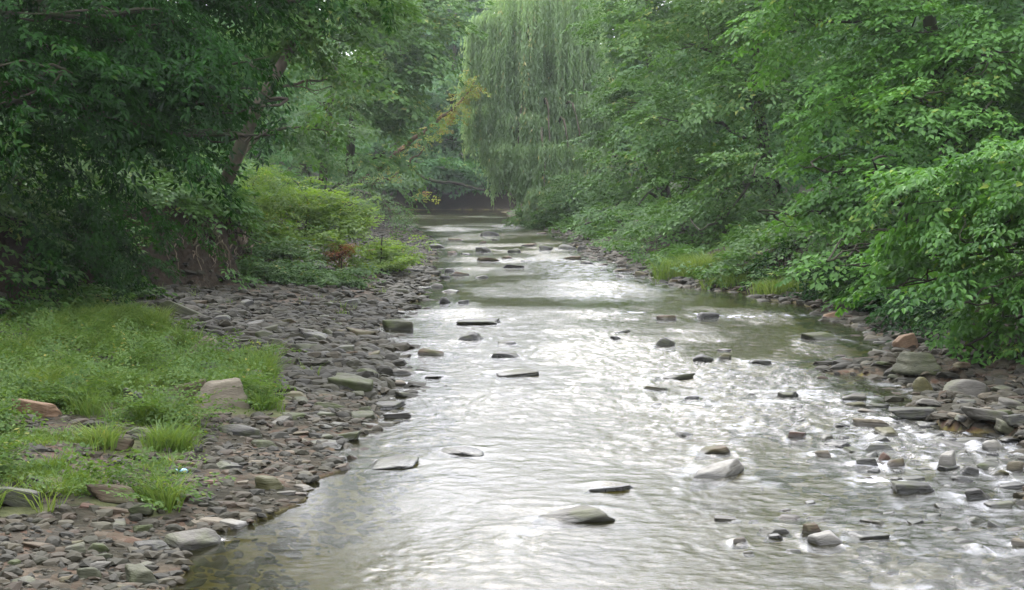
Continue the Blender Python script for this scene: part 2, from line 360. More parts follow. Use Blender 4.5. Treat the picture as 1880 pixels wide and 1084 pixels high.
def make_stone(name, px, py, wpx, hpx, colour, label, tilt=0, yaw=None, rough=0.25, round_=0.0, group=None, thick=None, seed=None, lift=0.0, depth=None):
    rg = np.random.default_rng(seed if seed is not None else int(px * 7 + py * 131))
    c = hit(px, py + 0.25 * hpx)
    dist = math.hypot(c[1], CAM_H); dep = math.asin(min(.9, CAM_H / dist))
    w = wpx / F * dist; hm = hpx / F * dist
    d = depth if depth else w * rg.uniform(.6, .85)
    th = thick if thick else max(0.30 * hm + 0.015, hm - d * math.sin(dep) * 0.8)
    wet = terrain(np.array([c[0]]), np.array([c[1]]))[1][0] < 0
    if in_poly(np.array([px]), np.array([py]), GRASS_POLY)[0] and not thick: th = hm * .95; lift += .045; d = w * .5
    if wet:
        lift += .05
        if 'wedge of' not in label and 'slab' in label or 'flat' in label: th = min(th, .55 * hm)
    sz = th * 1.6
    v, f = stone_shape(rg, w * 1.08, d, sz, 4 if wpx > 40 else 3, 8 if round_ else rg.uniform(18, 42), .05 + .05 * rough, any(t in label for t in ('flat', 'square', 'block', 'boxy', 'level', 'bar', 'long')))
    o = link(name, mesh_np(name, v, tris=f, smooth=True), STONE[colour])
    z0 = max(h(c[0], c[1] + d * .25), -0.06)
    o.location = (c[0], c[1] + d * 0.25, z0 + th - sz / 2 + lift)
    o.rotation_euler = (R(rg.uniform(-9, 5)), R(tilt + rg.uniform(-5, 5)), R(yaw if yaw is not None else rg.uniform(-18, 18)))
    tag(o, label, "rock", group)
    STONES.append(dict(o=o, wpx=wpx, x=c[0], y=c[1] + d * .25, w=w, d=d, th=th, colour=colour, px=px, py=py, label=label))
    return o
STONES = []
BIG = [  # px, py, w, h, colour, tilt, rough/round, label, short landmark phrase
 (1065, 946, 172, 44, 'grey', -7, 'grey wedge of slab alone in the glare, its raised end facing the rocky bank', 'the lone grey wedge slab'),
 (1315, 866, 118, 42, 'pale', -9, 'broad pale grey slab sloping out of the riffle below a darker ledge', 'the broad pale sloping slab'),
 (1312, 828, 72, 24, 'brown', -5, 'low brownish ledge stone directly behind the broad pale sloping slab', 'the brownish ledge'),
 (717, 853, 118, 24, 'dark grey', -4, 'long flat dark slab awash just off the grassy bank', 'the long dark slab awash'),
 (842, 829, 98, 20, 'dark grey', -5, 'thin dark stone with a tan cap in open bright water', 'the tan-capped thin stone'),
 (1116, 899, 88, 12, 'dark grey', -3, 'thin dark sliver of rock barely above the glare, upstream of the wedge slab', 'the thin dark sliver'),
 (1446, 725, 68, 24, 'dark grey', 6, 'black wedge-ended slab standing clear in the white riffle', 'the black wedge-ended slab'),
 (1570, 730, 56, 20, 'grey', 4, 'light grey flat block at the edge of the white riffle', 'the light grey flat block'),
 (1223, 631, 40, 20, 'dark grey', 12, 'small black pointed stone alone in the bright middle water', 'the black pointed stone'),
 (880, 592, 84, 15, 'dark grey', 0, 'long narrow dark slab at the lip of the calm pool', 'the narrow lip slab'),
 (860, 619, 62, 26, 'dark grey', -14, 'dark slab tipped up on its end just below the narrow lip slab', 'the tipped-up dark slab'),
 (932, 629, 40, 14, 'dark grey', 4, 'short dark stone beside the tipped-up slab in bright water', 'the short dark stone'),
 (931, 652, 62, 14, 'dark grey', -3, 'dark bar-shaped stone, second one down from the pool lip', 'the dark bar stone'),
 (940, 686, 88, 14, 'grey', 0, 'long smooth grey bar of rock, lowest of the midstream row', 'the smooth grey bar'),
 (793, 649, 50, 16, 'brown', 0, 'brown stone with a knob on top in bright water near the shingle', 'the knobbed brown stone'),
 (798, 692, 44, 12, 'dark grey', 0, 'small dark flat stone just off the shingle edge', 'the flat stone off the shingle'),
 (731, 600, 54, 26, 'mossy green', 0, 'boxy mossy boulder at the water edge of the shingle', 'the boxy mossy boulder'),
 (1238, 692, 76, 14, 'dark grey', -3, 'low dark rock shelf breaking the bright middle water', 'the low rock shelf'),
 (1505, 617, 82, 26, 'mossy green', -5, 'long grey-green slab where the calm pool spills over', 'the long grey-green slab'),
 (1398, 665, 46, 12, 'dark grey', 4, 'dark low stone with an olive end in the broken water', 'the dark olive-ended stone'),
 (1336, 656, 34, 14, 'olive', 0, 'small olive stone in the broken water above the rock shelf', 'the small olive stone'),
 (1300, 580, 46, 16, 'dark grey', 0, 'dark rounded stone damming the lip of the calm pool', 'the dark pool-lip stone'),
 (1222, 584, 40, 12, 'brown', 0, 'brownish low stone at the pool lip in midstream', 'the brownish lip stone'),
 (1525, 580, 42, 22, 'orange brown', -10, 'rusty orange slab leaning at the pool edge under the leafy bank', 'the leaning rusty slab'),
 (1690, 672, 84, 34, 'mossy green', -2, 'big square greenish block with white water spilling in front', 'the big square block'),
 (1668, 635, 46, 28, 'orange brown', -8, 'bright orange-brown boulder behind the big square block', 'the orange-brown boulder'),
 (1720, 640, 60, 18, 'mossy green', 0, 'flat greenish slab beside the orange-brown boulder', 'the flat greenish slab'),
 (1695, 716, 52, 32, 'olive', 0, 'rounded olive boulder in the still shallows', 'the rounded olive boulder'),
 (1780, 722, 90, 38, 'grey', 4, 'large smooth grey boulder with a black undercut shadow', 'the large smooth grey boulder'),
 (1858, 746, 60, 26, 'grey', 5, 'grey slab downstream of the large smooth boulder at the picture edge', 'the grey edge slab'),
 (1845, 716, 70, 16, 'dark grey', 0, 'dark flat slab on the shore side of the large smooth boulder', 'the dark shore slab'),
 (1865, 778, 45, 22, 'dark grey', 0, 'blackish block half cut off by the picture edge below the grey slab', 'the blackish cut-off block'),
 (1742, 850, 46, 44, 'pale', 0, 'upright pale cream block, squarest stone of the rocky bar', 'the upright cream block'),
 (1782, 866, 44, 24, 'dark grey', 8, 'dark stone propped against the upright cream block', 'the propped dark stone'),
 (1684, 895, 98, 26, 'dark grey', 2, 'long blackish slab with white water pouring past its upstream end', 'the long blackish slab'),
 (1795, 913, 62, 34, 'dark grey', -14, 'pair-topped black wedge leaning in the shallows below the cream block', 'the leaning black wedge'),
 (1838, 928, 52, 22, 'grey', -8, 'grey flat stone tilted behind the leaning black wedge', 'the tilted grey flat stone'),
 (1858, 893, 50, 22, 'dark grey', -6, 'dark angular stone by the picture edge above the tilted grey flat stone', 'the dark angular stone'),
 (1514, 994, 64, 32, 'pale', -6, 'pale angular block sitting dry in the near riffle', 'the pale angular block'),
 (1592, 984, 82, 18, 'dark grey', -3, 'dark green-grey bar of rock beside the pale angular block', 'the dark green-grey bar'),
 (1358, 995, 30, 18, 'brown', 0, 'small round brown stone alone in the near riffle', 'the small round brown stone'),
 (1492, 976, 44, 32, 'brown', -4, 'brown block touching the pale angular block on its upstream side', 'the brown touching block'),
 (1466, 797, 42, 17, 'rusty brown', 0, 'brick-red flat stone at the edge of the olive shallows', 'the brick-red flat stone'),
 (1512, 835, 36, 20, 'tan', -6, 'little tan peaked stone in the olive shallows', 'the tan peaked stone'),
 (1590, 850, 46, 22, 'dark grey', -10, 'blue-black stone in white water beside a red one', 'the blue-black stone'),
 (1624, 845, 20, 24, 'rusty brown', 30, 'small upright red stone, reddest in the rocky bar', 'the small upright red stone'),
 (1646, 852, 36, 22, 'brown', -8, 'brownish pink stone touching the small upright red one', 'the brownish pink stone'),
 (1634, 796, 62, 24, 'olive', 0, 'olive flat-topped block with a dark notch beneath', 'the olive flat-topped block'),
 (1684, 766, 94, 26, 'dark grey', -5, 'wide dark slab overhanging a gap in the rocky bar', 'the wide overhanging slab'),
 (1600, 776, 86, 20, 'tan', 0, 'flat tan slab lying just awash in the rocky bar', 'the tan awash slab'),
 (1812, 783, 82, 28, 'grey', 6, 'long sloping grey slab in the rocky bar below the large smooth boulder', 'the long sloping grey slab'),
 (1820, 822, 62, 26, 'pale', 0, 'low stone with a pinkish white top and black sides', 'the pinkish-topped stone'),
 (1867, 861, 36, 26, 'tan', 0, 'yellowish tan stone at the picture edge beside the dark angular stone', 'the yellowish tan stone'),
 (1872, 1000, 26, 22, 'tan', 0, 'tan stone cut by the picture edge in the near riffle', 'the tan cut-off stone'),
 (1615, 822, 70, 20, 'dark grey', 0, 'slate-blue flat stone behind the small red stone', 'the slate-blue flat stone'),
 (1790, 956, 40, 16, 'dark grey', -12, 'dark low peak of rock in the near shallows', 'the dark low peak'),
 (1795, 1008, 34, 14, 'dark grey', -14, 'dark pointed stone leaning in the lowest riffle', 'the dark leaning point'),
 (410, 738, 138, 46, 'tan', -2, 'biggest boulder in the grass, flat-topped and greenish tan', 'the big grassy boulder'),
 (346, 727, 74, 26, 'brown', -12, 'brown slab leaning on the big boulder in the grass', 'the brown leaning slab'),
 (386, 706, 46, 12, 'brown', 0, 'small brown stone behind the big boulder in the grass', 'the small brown stone'),
 (160, 708, 56, 36, 'brown', -14, 'brown wedge-shaped stone on edge in the grass', 'the brown grass wedge'),
 (60, 758, 88, 18, 'orange brown', 8, 'rust-orange flat stone sunk in the grass by the picture edge', 'the rust-orange flat stone'),
 (246, 742, 46, 28, 'dark grey', 6, 'black and grey jagged stone between wedge and big boulder', 'the jagged black stone'),
 (437, 792, 96, 28, 'dark grey', 2, 'smooth dark slab rounded like a bolster at the grass edge', 'the smooth bolster slab'),
 (478, 816, 62, 20, 'mossy green', 3, 'mossy stone just below the smooth bolster slab', 'the mossy stone below the bolster'),
 (490, 891, 58, 34, 'olive', 0, 'dark olive dome of rock on the red shingle', 'the olive dome'),
 (345, 994, 138, 58, 'grey', 10, 'largest waterside slab, blue-grey and sloping into the creek', 'the largest waterside slab'),
 (272, 1003, 78, 26, 'dark grey', 2, 'layered dark slab wedged behind the largest waterside slab', 'the layered dark slab'),
 (395, 962, 84, 16, 'tan', 4, 'pale thin slab above the largest waterside slab', 'the pale thin slab'),
 (428, 962, 48, 14, 'pale', 8, 'whitish flat slab tipped at the waterline', 'the whitish waterline slab'),
 (197, 915, 122, 20, 'brown', -2, 'long brown slab half buried at the lower end of the grass', 'the half-buried brown slab'),
 (345, 858, 62, 18, 'brown', 4, 'brown lumpy stone at the edge of grass and shingle', 'the brown lumpy stone'),
 (420, 858, 64, 16, 'dark grey', 0, 'dark flat stone beside the brown lumpy one', 'the dark flat shingle stone'),
 (372, 640, 54, 44, 'tan', 28, 'tan slab tilted steeply at the top of the grass', 'the steep tan slab'),
 (338, 574, 104, 26, 'mossy green', 24, 'long mossy slab slanting below the bare earth bank', 'the slanting mossy slab'),
 (648, 713, 88, 36, 'mossy green', 2, 'biggest dark mossy slab of the shingle, thick and level', 'the biggest shingle slab'),
 (738, 684, 76, 20, 'grey', 2, 'flat blue-grey slab at the shingle point', 'the shingle point slab'),
 (727, 704, 54, 15, 'tan', 0, 'tan flat stone with a black underside at the shingle point', 'the tan shingle point stone'),
 (580, 622, 54, 18, 'dark grey', 10, 'dark flat slab high on the shingle', 'the high dark slab'),
 (500, 630, 44, 20, 'mossy green', 0, 'mossy squat stone midway across the shingle', 'the squat mossy stone'),
 (462, 636, 38, 18, 'mossy green', 0, 'yellow-mossed stone towards the steep tan slab', 'the yellow-mossed stone'),
 (560, 640, 60, 18, 'dark grey', 3, 'blackish slab in the middle of the shingle', 'the blackish shingle slab'),
 (600, 615, 26, 18, 'mossy green', 0, 'small upright mossy stone near the wet shingle', 'the upright mossy stone'),
 (32, 926, 84, 26, 'dark grey', 14, 'dark ridged stone sliding off the grass at the picture edge', 'the dark ridged stone'),
 (250, 1062, 84, 44, 'mossy green', 6, 'blocky greenish stone at the bottom waterside', 'the blocky greenish stone'),
 (160, 1056, 62, 28, 'mossy green', 4, 'mossy low stone on the bottom mud', 'the mossy bottom stone'),
 (135, 1010, 46, 22, 'grey', -10, 'grey tilted flat stone on the bottom mud', 'the grey mud stone'),
 (178, 1010, 40, 24, 'mossy green', 8, 'green lump beside the layered dark slab', 'the green lump'),
 (815, 553, 26, 14, 'dark grey', 0, 'black cube-like stone at the shore of the calm pool', 'the black pool-shore stone'),
 (851, 555, 22, 10, 'dark grey', 0, 'small black stone farther out from the pool shore', 'the small black pool stone'),
 (945, 490, 42, 9, 'dark grey', 0, 'dark flat stone just above the foaming chute', 'the stone above the chute'),
 (1040, 456, 38, 11, 'dark grey', 0, 'dark hump in the upper riffle near the leafy bank', 'the upper dark hump'),
 (1003, 458, 26, 10, 'dark grey', 0, 'black stub of rock in the upper riffle', 'the upper black stub'),
 (1068, 458, 22, 12, 'dark grey', 0, 'dark shore rock beside the upper dark hump', 'the upper shore rock'),
 (1050, 474, 44, 12, 'brown', -12, 'brownish slab pointing into the foaming chute', 'the brown chute slab'),
 (895, 478, 44, 9, 'brown', 0, 'brown low stones edge at the side of the upper riffle', 'the brown riffle-side stone'),
]
for (px, py, w_, h_, colr, tl, lab, short) in BIG:
    rd = 0.6 if any(k in lab for k in ('dome', 'round', 'smooth', 'hump', 'bolster')) else 0.0
    make_stone("rock", px, py, w_, h_, colr, lab, tl, round_=rd, rough=0.16 if rd else 0.24)
    STONES[-1]['short'] = short
LAND = [s for s in STONES]

# ------------------------------------------------------------------ water
def build_water():
    Yr = np.exp(np.linspace(math.log(6.0), math.log(YFAR + 3), 1350))
    nc = 720
    xl, xr = edges(Yr)
    xl = np.maximum(xl, -60) - 1.6; xr = xr + 1.6
    u = np.linspace(0, 1, nc)
    X = xl[:, None] + (xr - xl)[:, None] * u; Y = np.repeat(Yr[:, None], nc, 1)
    x, y = X.ravel(), Y.ravel()
    px, py = proj(x, y, 0 * x)
    # strength of the riffle: strong below the lip (Y<32), calm pool, chute, upper riffle, calm far pool
    mid = np.interp(y, *edge([(1000, 1084), (1010, 800), (1050, 600), (1080, 540), (1060, 500), (960, 450), (900, 420), (830, 400)]))
    A = np.interp(y, [5, 12, 20, 30, 32.5, 34, 44, 48, 60, 84, 92, 100, 106, 116, 124, 150],
                     [.60, .70, .85, 1.0, 1.0, .33, .40, .9, 1.0, 1.0, .8, .35, .3, .8, .3, .25])
    chute = np.exp(-((x - np.interp(y, [34, 40, 48, 56], [2.2, 2.6, 2.2, 1.2])) / 1.7) ** 2) * sstep(33, 37, y) * sstep(60, 50, y)
    A = np.maximum(A, chute * 1.1)
    xl0, xr0 = edges(y); edge_d = np.minimum(x - xl0, xr0 - x)
    A = A * (0.35 + 0.65 * sstep(0.1, 1.6, edge_d))
    A = A * (1 + .35 * sstep(1.0, 3.2, x) * sstep(25, 19, y))
    patch = fbm(x * 0.55, y * 0.32, 61)
    A = A * (0.55 + 0.75 * sstep(0.38, 0.6, patch))
    calm_left = sstep(18, 12, y) * sstep(.4, -1.4, x); A = A * (1 - 0.72 * calm_left)
    smoothc = np.exp(-((x - 0.1) / 1.4) ** 2) * sstep(22, 18, y) * sstep(10.5, 14, y); A = A * (1 - 0.45 * smoothc)
    wx = (fbm(x * 0.8, y * 0.8, 71, 3) - .5) * 1.2; wy = (fbm(x * 0.8 + 9, y * 0.8, 72, 3) - .5) * 1.2
    sk = 0.25 * x                                       # crests run slantwise off the banks
    z = 0.026 * (vnoise(x / 1.5 + wx, (y + sk) / .75 + wy, 81) - .5)
    z += 0.013 * (vnoise(x / .62 + wx, (y - sk) / .34 + wy, 82) - .5)
    z += 0.017 * (1 - 2 * np.abs(vnoise(x / .34 + wx * 2, (y + sk) / .20 + wy * 2, 83) - .5) - .5)
    z += 0.024 * (vnoise(x / .15 + wx * 3, y / .11 + wy * 3, 84) - .5)
    z += 0.017 * (vnoise(x / .075 + wx * 4, y / .065 + wy * 4, 85) - .5) * sstep(40, 22, y)
    z = z * A * 0.95
    foam = np.zeros_like(x)
    for s in STONES:
        if abs(s['py'] - 0) < 0: continue
        m = (np.abs(x - s['x']) < s['w'] * 1.3) & (y > s['y'] - 1.8 * s['w'] - .4) & (y < s['y'] + s['d'] + .4)
        if not m.any(): continue
        dx = (x[m] - s['x']) / (s['w'] * .5); dy = (y[m] - s['y'])
        up = np.exp(-((dy - s['d'] * .55) / .10) ** 2) * np.exp(-dx ** 2 * 1.0)            # pile-up on the upstream face
        wake = np.exp(-((np.abs(dx) - 1.0 + 0.3 * dy / max(s['w'], .1)) / .22) ** 2) * sstep(.15, -.1, dy) * np.exp(dy / (1.4 * s['w']))
        z[m] += 0.03 * up * (edge_d[m] > 0) + 0.018 * wake * A[m]
        foam[m] += (0.55 * up + 0.4 * wake) * A[m]
    fn = fbm(x / .16, y / .12, 91, 3); fn2 = fbm(x / .5 + wx, y / .35 + wy, 92, 3)
    lip = np.exp(-((y - (31.8 + (fbm(x * .8, x * 0, 95) - .5) * 2.4)) / .35) ** 2) * sstep(-2, -1, x)
    cas = np.exp(-(((px - 1690) / 45) ** 2 + ((py - 688) / 12) ** 2)) * 1.5 + np.exp(-(((px - 1605) / 40) ** 2 + ((py - 884) / 9) ** 2)) * 1.3
    foam = foam + 0.2 * sstep(1.0, 3.2, x) * sstep(25, 19, y) * A * sstep(.50, .66, fn2)
    foam = foam + 0.55 * lip * sstep(.35, .6, fbm(x / .7, y * 0, 97)) + 0.32 * chute + cas
    foam = np.clip(foam, 0, 1.6) * sstep(0.42, 0.62, fn) * sstep(-.05, .1, edge_d)
    V = np.stack([x, y, z], 1)
    me = mesh_np("water", V, quads=grid_quads(*X.shape), smooth=True, attrs={"foam": np.clip(foam, 0, 1), "riff": A})
    b = NB("creek_water")
    n1 = b.noise(11, 3, 0.6, vec_scale=(1.0, 1.9, 1)); n2 = b.noise(34, 3, 0.6, vec_scale=(1, 1.6, 1))
    hgt = b.math('ADD', n1, b.math('MULTIPLY', n2, 0.5))
    bp = b.n("ShaderNodeBump"); bp.inputs["Distance"].default_value = 0.024
    b.l(b.math('ADD', b.math('MULTIPLY', b.attr("riff"), 0.6), 0.04), bp.inputs["Strength"]); b.l(hgt, bp.inputs["Height"])
    fr = b.n("ShaderNodeFresnel"); fr.inputs["IOR"].default_value = 1.42; b.l(bp.outputs[0], fr.inputs["Normal"])
    gl = b.n("ShaderNodeBsdfGlossy"); b.l(b.math('ADD', b.math('MULTIPLY', b.attr("riff"), 0.12), 0.03), gl.inputs["Roughness"]); gl.inputs["Color"].default_value = (1, 1, 1, 1); b.l(bp.outputs[0], gl.inputs["Normal"])
    tr = b.n("ShaderNodeBsdfTransparent"); tr.inputs["Color"].default_value = (0.72, 0.70, 0.50, 1)
    murk = b.n("ShaderNodeBsdfDiffuse"); murk.inputs["Color"].default_value = (0.022, 0.022, 0.009, 1)
    ms = b.n("ShaderNodeMixShader"); ms.inputs[0].default_value = 0.35; b.l(tr.outputs[0], ms.inputs[1]); b.l(murk.outputs[0], ms.inputs[2])
    m1 = b.n("ShaderNodeMixShader"); b.l(fr.outputs[0], m1.inputs[0]); b.l(ms.outputs[0], m1.inputs[1]); b.l(gl.outputs[0], m1.inputs[2])
    fo = b.n("ShaderNodeBsdfDiffuse"); fo.inputs["Color"].default_value = (0.60, 0.61, 0.63, 1)
    m2 = b.n("ShaderNodeMixShader"); b.l(b.attr("foam"), m2.inputs[0]); b.l(m1.outputs[0], m2.inputs[1]); b.l(fo.outputs[0], m2.inputs[2])
    b.l(m2.outputs[0], b.out.inputs[0])
    tag(link("water", me, b.m), "shallow creek water rippling over stones", None, None, "structure")
build_water()

# ------------------------------------------------------------------ leaves, sprays, crowns
def leaf_quads(pos, d, n, L, Wd, detail):
    """pos, d, n: (k,3); returns verts, quads for k folded leaves"""
    s = np.cross(d, n); s /= np.linalg.norm(s, axis=1, keepdims=True) + 1e-9
    L = L[:, None]; Wd = Wd[:, None]; k = len(pos)
    if detail:
        v = np.stack([pos, pos + d * L * .30 + s * Wd * .5 + n * Wd * .16, pos + d * L * .66 + s * Wd * .40 + n * Wd * .10, pos + d * L - n * L * .10,
                      pos + d * L * .66 - s * Wd * .40 + n * Wd * .10, pos + d * L * .30 - s * Wd * .5 + n * Wd * .16], 1)
        i = np.arange(k)[:, None] * 6
        q = np.concatenate([i + np.array([[0, 1, 2, 3]]), i + np.array([[0, 3, 4, 5]])])
        return v.reshape(-1, 3), q, 6
    v = np.stack([pos, pos + d * L * .45 + s * Wd * .5 + n * Wd * .12, pos + d * L, pos + d * L * .45 - s * Wd * .5 + n * Wd * .12], 1)
    i = np.arange(k)[:, None] * 4
    return v.reshape(-1, 3), i + np.array([[0, 1, 2, 3]]), 4
def norm(v): return v / (np.linalg.norm(v, axis=-1, keepdims=True) + 1e-9)

def spray_template(rg, leaf_l=0.13, leaf_w=0.075, droop=0.25, ntw=7, gap=0.085, spread=0.55, detail=True, limp=0.5):
    pos, dr = [], []
    def twig(p0, az, length, z0slope):
        nst = max(2, int(length / gap)); side = 1
        for i in range(nst):
            f = (i + .6) / nst * length
            p = p0 + np.array([math.cos(az) * f, math.sin(az) * f, z0slope * f - droop * f * f])
            a = az + side * rg.uniform(.5, 1.15); side = -side
            pos.append(p + rg.normal(0, .012, 3)); dr.append((math.cos(a), math.sin(a), -limp * rg.uniform(.1, 1.1)))
        pos.append(p); dr.append((math.cos(az), math.sin(az), -limp * .7))
    twig(np.zeros(3), 0.0, 1.0, 0.0)
    for i in range(ntw):
        f = (i + .5) / ntw * .9 + rg.uniform(-.04, .04); side = 1 if i % 2 else -1
        p0 = np.array([f, 0, -droop * f * f])
        twig(p0, side * rg.uniform(.6, 1.05), spread * (1 - f * .7) * rg.uniform(.7, 1.2), rg.uniform(-.2, .12))
    pos = np.array(pos); d = norm(np.array(dr)); k = len(pos)
    n = norm(np.cross(np.cross(d, np.array([0, 0, 1.0])), d) + rg.normal(0, .22, (k, 3)))
    L = leaf_l * rg.uniform(.65, 1.2, k); Wd = leaf_w * rg.uniform(.7, 1.15, k)
    v, q, per = leaf_quads(pos, d, n, L, Wd, detail)
    tint = np.repeat(np.clip(rg.normal(.42, .2, k), 0, 1), per)
    return v, q, tint
def rot(az, pitch, roll):
    ca, sa, cb, sb, cr, sr = np.cos(az), np.sin(az), np.cos(pitch), np.sin(pitch), np.cos(roll), np.sin(roll)
    k = len(az); Rz = np.zeros((k, 3, 3)); Ry = np.zeros((k, 3, 3)); Rx = np.zeros((k, 3, 3))
    Rz[:, 0, 0] = ca; Rz[:, 0, 1] = -sa; Rz[:, 1, 0] = sa; Rz[:, 1, 1] = ca; Rz[:, 2, 2] = 1
    Ry[:, 0, 0] = cb; Ry[:, 0, 2] = sb; Ry[:, 1, 1] = 1; Ry[:, 2, 0] = -sb; Ry[:, 2, 2] = cb
    Rx[:, 0, 0] = 1; Rx[:, 1, 1] = cr; Rx[:, 1, 2] = -sr; Rx[:, 2, 1] = sr; Rx[:, 2, 2] = cr
    return Rz @ Ry @ Rx
TEMPL = {}
def templates(key, **kw):
    if key not in TEMPL: TEMPL[key] = [spray_template(np.random.default_rng(abs(hash(key)) % 1000 + i if False else sum(map(ord, key)) + i * 13), **kw) for i in range(5)]
    return TEMPL[key]
STYLE = {
 'near':  dict(leaf_l=.200, leaf_w=.115, droop=.28, ntw=7, gap=.115, spread=.55, detail=True, limp=.6),
 'ash':   dict(leaf_l=.150, leaf_w=.060, droop=.38, ntw=8, gap=.070, spread=.50, detail=True, limp=.7),
 'mid':   dict(leaf_l=.190, leaf_w=.110, droop=.28, ntw=6, gap=.12, spread=.55, detail=False, limp=.6),
 'fine':  dict(leaf_l=.120, leaf_w=.060, droop=.22, ntw=7, gap=.090, spread=.50, detail=False, limp=.5),
 'far':   dict(leaf_l=.26, leaf_w=.17, droop=.30, ntw=5, gap=.17, spread=.6, detail=False, limp=.6),
}
def place_sprays(pos, az, pitch, roll, scale, style, rg, tint_shift):
    T = templates(style, **STYLE[style]); k = len(pos); pick = rg.integers(0, len(T), k)
    Vs, Qs, Ts, off = [], [], [], 0
    Rm = rot(az, pitch, roll)
    for i, (v, q, t) in enumerate(T):
        m = np.where(pick == i)[0]
        if not len(m): continue
        vv = np.einsum('kij,nj->kni', Rm[m] * scale[m][:, None, None], v) + pos[m][:, None, :]
        Vs.append(vv.reshape(-1, 3)); Qs.append((q[None] + (np.arange(len(m)) * len(v))[:, None, None] + off).reshape(-1, 4)); off += len(m) * len(v)
        Ts.append((t[None] + tint_shift[m][:, None]).ravel())
    return np.concatenate(Vs), np.concatenate(Qs), np.clip(np.concatenate(Ts), 0, 1)
def lobe(c, rx, ry, rz, nb, per, size, style, rg, droop=.25, up_bias=.25, inner=.5, drift=None):
    """boughs (flat layered fans of sprays) spread over an uneven shell"""
    u = norm(rg.normal(0, 1, (nb, 3)) + np.array([0, 0, up_bias]))
    k = rg.uniform(inner ** 2, 1, nb) ** .5
    lump = 0.72 + 0.56 * vnoise(u[:, 0] * 2.2 + u[:, 2] * 1.7 + c[0], u[:, 1] * 2.2 - u[:, 2] * 1.1 + c[2], 5)
    bc = c + u * np.array([rx, ry, rz]) * (k * lump)[:, None]
    baz = np.arctan2(u[:, 1], u[:, 0]) + rg.normal(0, .5, nb)
    if drift is not None:
        m = rg.random(nb) < .6; baz = np.where(m, drift + rg.normal(0, .5, nb), baz)
    bp = droop + rg.normal(0, .16, nb) - .25 * u[:, 2]
    btint = rg.normal(0, .13, nb)
    K = nb * per; bi = np.repeat(np.arange(nb), per)
    off = rg.normal(0, 1, (K, 3)) * np.array([.42, .42, .10]) * size
    pos = bc[bi] + off
    pos[:, 2] -= np.tan(bp[bi]) * (off[:, 0] * np.cos(baz[bi]) + off[:, 1] * np.sin(baz[bi]))
    az = baz[bi] + rg.normal(0, .65, K); pitch = bp[bi] + rg.normal(0, .13, K); roll = rg.normal(0, .22, K)
    return pos, az, pitch, roll, size * rg.uniform(.65, 1.2, K), btint[bi] + rg.normal(0, .06, K)
def tube(path, radii, ns=8, jitter=0, rg=None):
    path = np.array(path, float); n = len(path); V = []
    for i in range(n):
        t = norm((path[min(i + 1, n - 1)] - path[max(i - 1, 0)])[None])[0]
        a = np.cross(t, (0, 0, 1.0) if abs(t[2]) < .9 else (1.0, 0, 0)); a /= np.linalg.norm(a); b = np.cross(t, a)
        for j in range(ns):
            th = 2 * math.pi * j / ns; r = radii[i] * (1 + (rg.uniform(-jitter, jitter) if jitter else 0))
            V.append(path[i] + r * (math.cos(th) * a + math.sin(th) * b))
    Q = [(i * ns + j, i * ns + (j + 1) % ns, (i + 1) * ns + (j + 1) % ns, (i + 1) * ns + j) for i in range(n - 1) for j in range(ns)]
    return np.array(V), np.array(Q)
def smooth_path(pts, radii, m=6, wob=0.0, rg=None):
    pts = np.array(pts, float); n = len(pts); out, rr = [], []
    for i in range(n - 1):
        p0, p1, p2, p3 = pts[max(i - 1, 0)], pts[i], pts[i + 1], pts[min(i + 2, n - 1)]
        for j in range(m):
            t = j / m
            out.append(.5 * (2 * p1 + (p2 - p0) * t + (2 * p0 - 5 * p1 + 4 * p2 - p3) * t * t + (3 * p1 - p0 - 3 * p2 + p3) * t ** 3)); rr.append(radii[i] * (1 - t) + radii[i + 1] * t)
    out.append(pts[-1]); rr.append(radii[-1]); out = np.array(out)
    if wob: out[1:] += rg.normal(0, wob, (len(out) - 1, 3))
    return out, rr
def join_tubes(tubes):
    V, Q, off = [], [], 0
    for v, q in tubes: V.append(v); Q.append(q + off); off += len(v)
    return np.concatenate(V), np.concatenate(Q)

